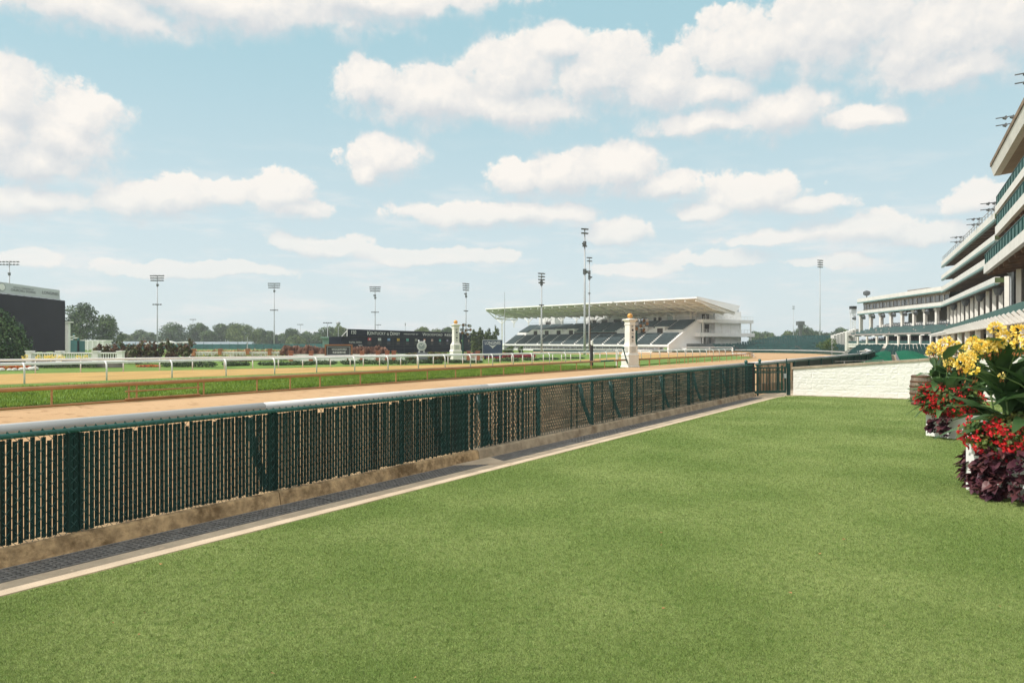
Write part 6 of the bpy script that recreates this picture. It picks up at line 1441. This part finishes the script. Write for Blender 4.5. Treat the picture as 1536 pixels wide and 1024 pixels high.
# ---- low seats and covered boxes on the apron
lo2 = [(1272 + k * 2, 1440, 100 + k * 3.0, .28 + .13 * k) for k in range(9)]
bleacher('low green seats on the terrace before the clubhouse', [(a, b, Y, z) for a, b, Y, z in lo2])
def cover(label, n0, n1, f0, f1, z):
    """long tarpaulin-covered rows running away from us; corners are plan points"""
    t = thing('covered_boxes', label, 'covered seats', (n0 + n1) / 2)
    ridge = .16; N_ = 14; mb = MB()
    for k in range(N_):
        a0_, a1_ = n0.lerp(f0, k / N_), n0.lerp(f0, (k + 1) / N_); b0_, b1_ = n1.lerp(f1, k / N_), n1.lerp(f1, (k + 1) / N_)
        m0, m1 = (a0_ + b0_) / 2, (a1_ + b1_) / 2; zz = z + random.uniform(-.015, .015)
        mb.add([Vector((a0_.x, a0_.y, z)), Vector((m0.x, m0.y, z + ridge)), Vector((b0_.x, b0_.y, z)), Vector((a1_.x, a1_.y, z)), Vector((m1.x, m1.y, zz + ridge)), Vector((b1_.x, b1_.y, z))], [(0, 1, 4, 3), (1, 2, 5, 4)])
        mb.add([Vector((a0_.x, a0_.y, z)), Vector((a1_.x, a1_.y, z)), Vector((a1_.x, a1_.y, z - .5)), Vector((a0_.x, a0_.y, z - .5))], [(0, 1, 2, 3)]); mb.add([Vector((b0_.x, b0_.y, z)), Vector((b1_.x, b1_.y, z)), Vector((b1_.x, b1_.y, z - .5)), Vector((b0_.x, b0_.y, z - .5))], [(3, 2, 1, 0)])
    mb.add([Vector((n0.x, n0.y, z - .5)), Vector((n1.x, n1.y, z - .5)), Vector((n1.x, n1.y, z)), Vector((n0.x, n0.y, z))], [(0, 1, 2, 3)])
    mb.build('tarpaulin', m_tarp, t)
    for k in range(N_):
        for a, b in ((n0, f0), (n1, f1)):
            p = a.lerp(b, (k + .5) / N_); mb = MB(); mb.bar(Vector((p.x, p.y, -.01)), Vector((p.x, p.y, z - .03)), .06, .06); mb.build('leg', m_steel, t)
def Q(px, Y): v = PX(px, Y, 0); return v
cover('left green tarpaulin covered row of boxes behind the white wall', Q(1279, 42.5), Q(1338.5, 42.5), Q(1319.5, 98), Q(1336, 98), .58)
cover('right green tarpaulin covered row of boxes beyond the tan walkway', Q(1353.5, 42.5), Q(1418, 42.5), Q(1343.5, 98), Q(1372, 98), .62)
sheet('walkway', [Q(1338, 30), Q(1356, 30), Q(1343.3, 98), Q(1336.3, 98)], .004, M('tan_walkway', (.42, .31, .22), .9, .12, 2))
mb = MB(); a, b = Q(1200, 36), Q(1325, 41)
hr = thing('thin_handrail', 'thin grey handrail between the fence and the covered boxes', 'handrail', a)
for z in (.62, .85): mb.bar(Vector((a.x, a.y, z)), Vector((b.x, b.y, z)), .035, .035)
for k in range(5): p = a.lerp(b, k / 4); mb.bar(Vector((p.x, p.y, 0)), Vector((p.x, p.y, .86)), .04, .04)
mb.build('rail', m_steel, hr)
# ------------------------------------------------------------------ flower planters
def leaf_strip(length, width, curl, fold, n=9, tipw=.9):
    """long broad leaf along +Y, midrib fold and droop; returns verts, faces"""
    vs = []; fs = []
    for i in range(n + 1):
        t = i / n; w = width / 2 * (math.sin(math.pi * min(1, t * .93 + .04)) ** .75) * (1 - .25 * t); y = length * t; z = -curl * t * t * length
        yy = y * (1 - .25 * curl * t)
        wav = .012 * math.sin(t * 17) * (1 if t > .1 else 0)
        vs += [(-w, yy, z + fold * w + wav), (-w * .5, yy, z + fold * w * .35), (0, yy, z - .004), (w * .5, yy, z + fold * w * .35), (w, yy, z + fold * w - wav)]
    for i in range(n):
        for j in range(4): a = i * 5 + j; fs.append((a, a + 1, a + 6, a + 5))
    return vs, fs
def put(mb, vf, pos, yaw, pitch, roll=0.0, sc=1.0):
    Mx = Matrix.Translation(Vector(pos)) @ Matrix.Rotation(yaw, 4, 'Z') @ Matrix.Rotation(pitch, 4, 'X') @ Matrix.Rotation(roll, 4, 'Y') @ Matrix.Scale(sc, 4)
    mb.add([Mx @ Vector(v) for v in vf[0]], vf[1])
def petal(mb, pos, dirn, ln, w, rr):
    d = Vector(dirn).normalized(); s = d.cross(Vector((rr.uniform(-1, 1), rr.uniform(-1, 1), rr.uniform(-1, 1)))).normalized(); u = s.cross(d); p = Vector(pos); k = rr.uniform(-.25, .35)
    pts = [p, p + d * ln * .45 + s * w * .5 + u * ln * k * .3, p + d * ln * .85 + s * w * .42 + u * ln * (k + .08), p + d * ln + u * ln * k, p + d * ln * .85 - s * w * .42 + u * ln * (k - .06), p + d * ln * .45 - s * w * .5 + u * ln * k * .3]
    mid = p + d * ln * .55 + u * ln * (k * .45 - .05)
    mb.add(pts + [mid], [(0, 1, 6), (1, 2, 6), (2, 3, 6), (3, 4, 6), (4, 5, 6), (5, 0, 6)])
def heart(sz):
    o = [(0, 0), (.30, -.14), (.50, .06), (.44, .38), (.2, .74), (0, 1.0), (-.2, .74), (-.44, .38), (-.50, .06), (-.30, -.14)]
    vs = [(x * sz, y * sz, abs(x) * sz * .32 - y * y * sz * .22) for x, y in o] + [(0, .4 * sz, -.05 * sz)]
    return vs, [(i, (i + 1) % 10, 10) for i in range(10)]
def planter(label, cx, cy, yaw, size, zbox, seed, heads, nleaf, leaf_len, ztop, nbeg, nblos, nvine, vdirs, beg, hscale=1.0, coff=(0, 0)):
    rr = random.Random(seed); c = Vector((cx, cy, 0)); t = thing('flower_planter', label, 'planter', c)
    h = size / 2; mb = MB()
    for s_, (a, b) in enumerate((((-h, -h), (h, -h)), ((h, -h), (h, h)), ((h, h), (-h, h)), ((-h, h), (-h, -h)))):
        Rz = Matrix.Rotation(yaw, 3, 'Z'); pa, pb = c + Rz @ Vector((a[0], a[1], 0)), c + Rz @ Vector((b[0], b[1], 0)); mid = (pa + pb) / 2; inn = (c - mid).normalized()
        mb.hexa([pa, pb, pb + inn * .04 + (pa - pb).normalized() * .04, pa + inn * .04 + (pb - pa).normalized() * .04] + [v + Vector((0, 0, zbox)) for v in (pa, pb, pb + inn * .04 + (pa - pb).normalized() * .04, pa + inn * .04 + (pb - pa).normalized() * .04)])
    mb.build('planter_box', m_white, t)
    mb = MB(); mb.box((cx, cy, zbox - .08), (size - .1, size - .1, .06), yaw); mb.build('soil', m_trunk, t)
    # canna stalks and leaves
    ml = MB(); ms = MB(); stalks = []; c0 = c; c = c + Vector((coff[0], coff[1], 0))
    for k in range(max(6, nleaf // 4)):
        a = rr.uniform(0, 6.28); r = h * .8 * rr.random() ** .5; b = c + Vector((math.cos(a) * r, math.sin(a) * r, zbox - .08)); lean = Vector((math.cos(a) * .18 * r / h, math.sin(a) * .18 * r / h, 0)); tp = b + lean + Vector((0, 0, (ztop - zbox) * rr.uniform(.45, .80)))
        ms.tube([b, (b + tp) / 2 + lean * .05, tp], [.017, .014, .008], 6); stalks.append((b, tp))
    for k in range(nleaf):
        b, tp = stalks[k % len(stalks)]; f = rr.uniform(.25, 1.0); p = b.lerp(tp, f); ln = leaf_len * rr.uniform(.75, 1.2); 
        put(ml, leaf_strip(ln, ln * rr.uniform(.40, .52), rr.uniform(.05, .6), rr.uniform(.15, .6)), p, rr.uniform(0, 6.28), rr.uniform(.45, 1.3), rr.uniform(-.3, .3))
    # a few outward leaves lower down, catching light on the lawn side
    for k in range(nleaf // 3):
        a = rr.uniform(1.9, 4.9); p = c + Vector((math.cos(a) * h * .6, math.sin(a) * h * .6, zbox + rr.uniform(.05, .35))); ln = leaf_len * rr.uniform(.8, 1.15)
        put(ml, leaf_strip(ln, ln * .38, rr.uniform(.3, .9), rr.uniform(.1, .5)), p, a - math.pi / 2 + rr.uniform(-.4, .4), rr.uniform(.45, 1.0), rr.uniform(-.4, .4))
    lv = ml.build('canna_leaves', m_canna, t, smooth=True); ms.build('stem', m_stem, lv)
    # flower heads
    for (px, py, Y, s) in heads:
        p = P(px, py, Y); s *= hscale; mb = MB(); s *= .92; n = int(62 * min(1.3, s / .10)); sb = min(stalks, key=lambda q: (q[1] - p).length)[1]
        for q in range(n):
            d = Vector((rr.gauss(0, 1), rr.gauss(0, 1), rr.gauss(.25, .8))).normalized(); o = p + Vector((d.x * s * .55, d.y * s * .55, d.z * s * .42)); petal(mb, o, d + Vector((0, 0, rr.uniform(-.5, .4))), s * rr.uniform(.34, .58), s * rr.uniform(.26, .42), rr)
        hd = mb.build('flower_head', m_yelflower, t)
        mb = MB(); mb.tube([sb, (sb + p) / 2 + Vector((.01, 0, .02)), p - Vector((0, 0, s * .1))], [.009, .008, .006], 5); mb.build('stem', m_stem, hd)
        mb = MB()
        for q in range(7):
            o = p + Vector((rr.uniform(-.6, .6) * s, rr.uniform(-.6, .6) * s, -s * rr.uniform(.6, 1.3))); petal(mb, o, (rr.uniform(-.5, .5), rr.uniform(-.5, .5), -1), s * .5, s * .18, rr)
        mb.build('wilted_petals', m_wilt, hd)
    # begonia skirt
    bx, by, bz, br, bh = beg
    n = nbeg; a = rng.uniform(0, 2 * np.pi, n); el = rng.uniform(-1, 1, n); ra = br * np.sqrt(np.clip(1 - np.abs(el) ** 2.4, .08, 1)) * rng.uniform(.70, 1.06, n)
    lump = 1 + .16 * np.sin(a * 5 + el * 3) + .10 * np.sin(a * 11 + el * 7); ra = ra * lump
    pc = np.stack([bx + np.cos(a) * ra, by + np.sin(a) * ra, bz + el * bh], 1); nn = np.stack([np.cos(a), np.sin(a), .4 + el], 1) + rng.normal(size=(n, 3)) * .55; nn /= np.linalg.norm(nn, axis=1)[:, None]
    tt = np.cross(nn, rng.normal(size=(n, 3))); tt /= np.linalg.norm(tt, axis=1)[:, None]; bb = np.cross(nn, tt); s = .062 * rng.uniform(.6, 1.3, n)[:, None]
    Vv = np.stack([pc - bb * s * .5, pc + tt * s * .36 - bb * s * .1, pc + tt * s * .22 + bb * s * .35, pc + bb * s * .62, pc - tt * s * .22 + bb * s * .35, pc - tt * s * .36 - bb * s * .1], 1)
    bg_ = npmesh('begonia_leaves', Vv, 6, m_beg, t)
    mb = MB()
    for k in range(nblos):
        aa = rr.uniform(1.8, 5.6) if rr.random() < .9 else rr.uniform(0, 6.28); e_ = rr.uniform(-.95, .8); r_ = br * math.sqrt(max(.08, 1 - abs(e_) ** 2.4)) * (1 + .16 * math.sin(aa * 5 + e_ * 3) + .10 * math.sin(aa * 11 + e_ * 7)) * rr.uniform(1.0, 1.08); p = Vector((bx + math.cos(aa) * r_, by + math.sin(aa) * r_, bz + e_ * bh))
        for q in range(rr.randint(2, 5)):
            o = p + Vector((rr.uniform(-.045, .045), rr.uniform(-.045, .045), rr.uniform(-.04, .04)))
            for w in range(4): petal(mb, o, (math.cos(aa) + rr.uniform(-.9, .9), math.sin(aa) + rr.uniform(-.9, .9), rr.uniform(-.6, .9)), rr.uniform(.022, .036), .028, rr)
    mb.build('blossoms', m_redflower, bg_)
    # purple sweet potato vine spilling over the front
    mb = MB(); hm = heart(1.0)
    for k in range(nvine):
        vx, vy, r0, z0, z1, sp = vdirs[k % len(vdirs)]; f = rr.random(); p = Vector((vx + rr.uniform(-sp, sp), vy + rr.uniform(-sp, sp) * .5, z1 + (z0 - z1) * f)); out = Vector((p.x - c0.x, p.y - c0.y, 0)).normalized()
        p = p + out * (r0 * math.sin(math.pi * min(1, .25 + .75 * f)) + rr.uniform(-.05, .05)); yw = math.atan2(out.y, out.x) - math.pi / 2 + rr.uniform(-.9, .9)
        put(mb, hm, p, yw, rr.uniform(-.6, .35), rr.uniform(-.4, .4), rr.uniform(.08, .13))
    vn_ = mb.build('purple_vine_leaves', m_vine, t)
    mb = MB()
    for (vx, vy, r0, z0, z1, sp) in vdirs:
        for q in range(3):
            x = vx + rr.uniform(-sp, sp) * .8; out = Vector((x - cx, vy - cy, 0)).normalized(); mb.tube([Vector((x, vy, z0 + .05)), Vector((x, vy, (z0 + z1) / 2)) + out * r0 * .9, Vector((x, vy, z1)) + out * r0 * .4], .006, 5)
    mb.build('vine_stem', m_vine, vn_)
    return t
heads2 = [(1461.5, 513.6, 8.9, .10), (1470, 516, 8.9, .09), (1457.5, 521, 8.7, .10), (1450, 535, 8.5, .10), (1456, 537, 8.45, .08), (1442.6, 546.4, 8.5, .10), (1457.5, 554, 8.4, .10), (1465, 527, 8.7, .085), (1489, 518, 8.7, .11), (1482, 521, 8.7, .08), (1495, 492.5, 8.8, .11), (1505, 505, 8.8, .105), (1500, 513, 8.7, .10), (1530, 497, 8.5, .115), (1529, 515, 8.4, .10), (1503, 563, 8.2, .05), (1546, 508, 8.5, .11), (1560, 500, 8.6, .1)]
heads1 = [(1400.5, 521, 14.6, .13), (1396, 528, 14.6, .10), (1414.5, 515, 14.5, .13), (1422, 510.5, 14.5, .11), (1432, 518, 14.4, .13), (1437, 521, 14.5, .10), (1414, 527, 14.3, .12), (1423, 529, 14.2, .13), (1419, 533, 14.2, .09), (1424, 541, 14.0, .12), (1422, 547, 14.0, .09), (1443, 519, 14.6, .07)]
planter('nearer white planter with big canna leaves, red begonias and purple vines', 6.30, 8.95, R(20), .92, .58, 11, heads2, 72, .62, 2.0, 3400, 230, 780,
        [(5.74, 8.60, .06, .58, .02, .12), (5.70, 8.72, .08, .56, .02, .06), (5.78, 8.95, .08, .52, .06, .06), (5.88, 9.22, .08, .50, .05, .07), (5.96, 9.42, .08, .48, .08, .06), (5.98, 8.42, .20, .64, .03, .18), (6.2, 8.33, .26, .66, .02, .22), (6.6, 8.35, .24, .62, .04, .2)], (6.24, 8.80, .72, .63, .28), 1.0, (.05, -.05))
planter('farther white planter of yellow cannas and red begonias next to the barrel', 8.82, 14.32, R(24), .92, .50, 5, heads1, 100, .52, 1.95, 3600, 240, 90,
        [(8.26, 13.98, .05, .42, .06, .10), (8.2, 14.2, .05, .38, .10, .07)], (8.52, 14.25, .74, .48, .36), 1.0, (-.20, .0))
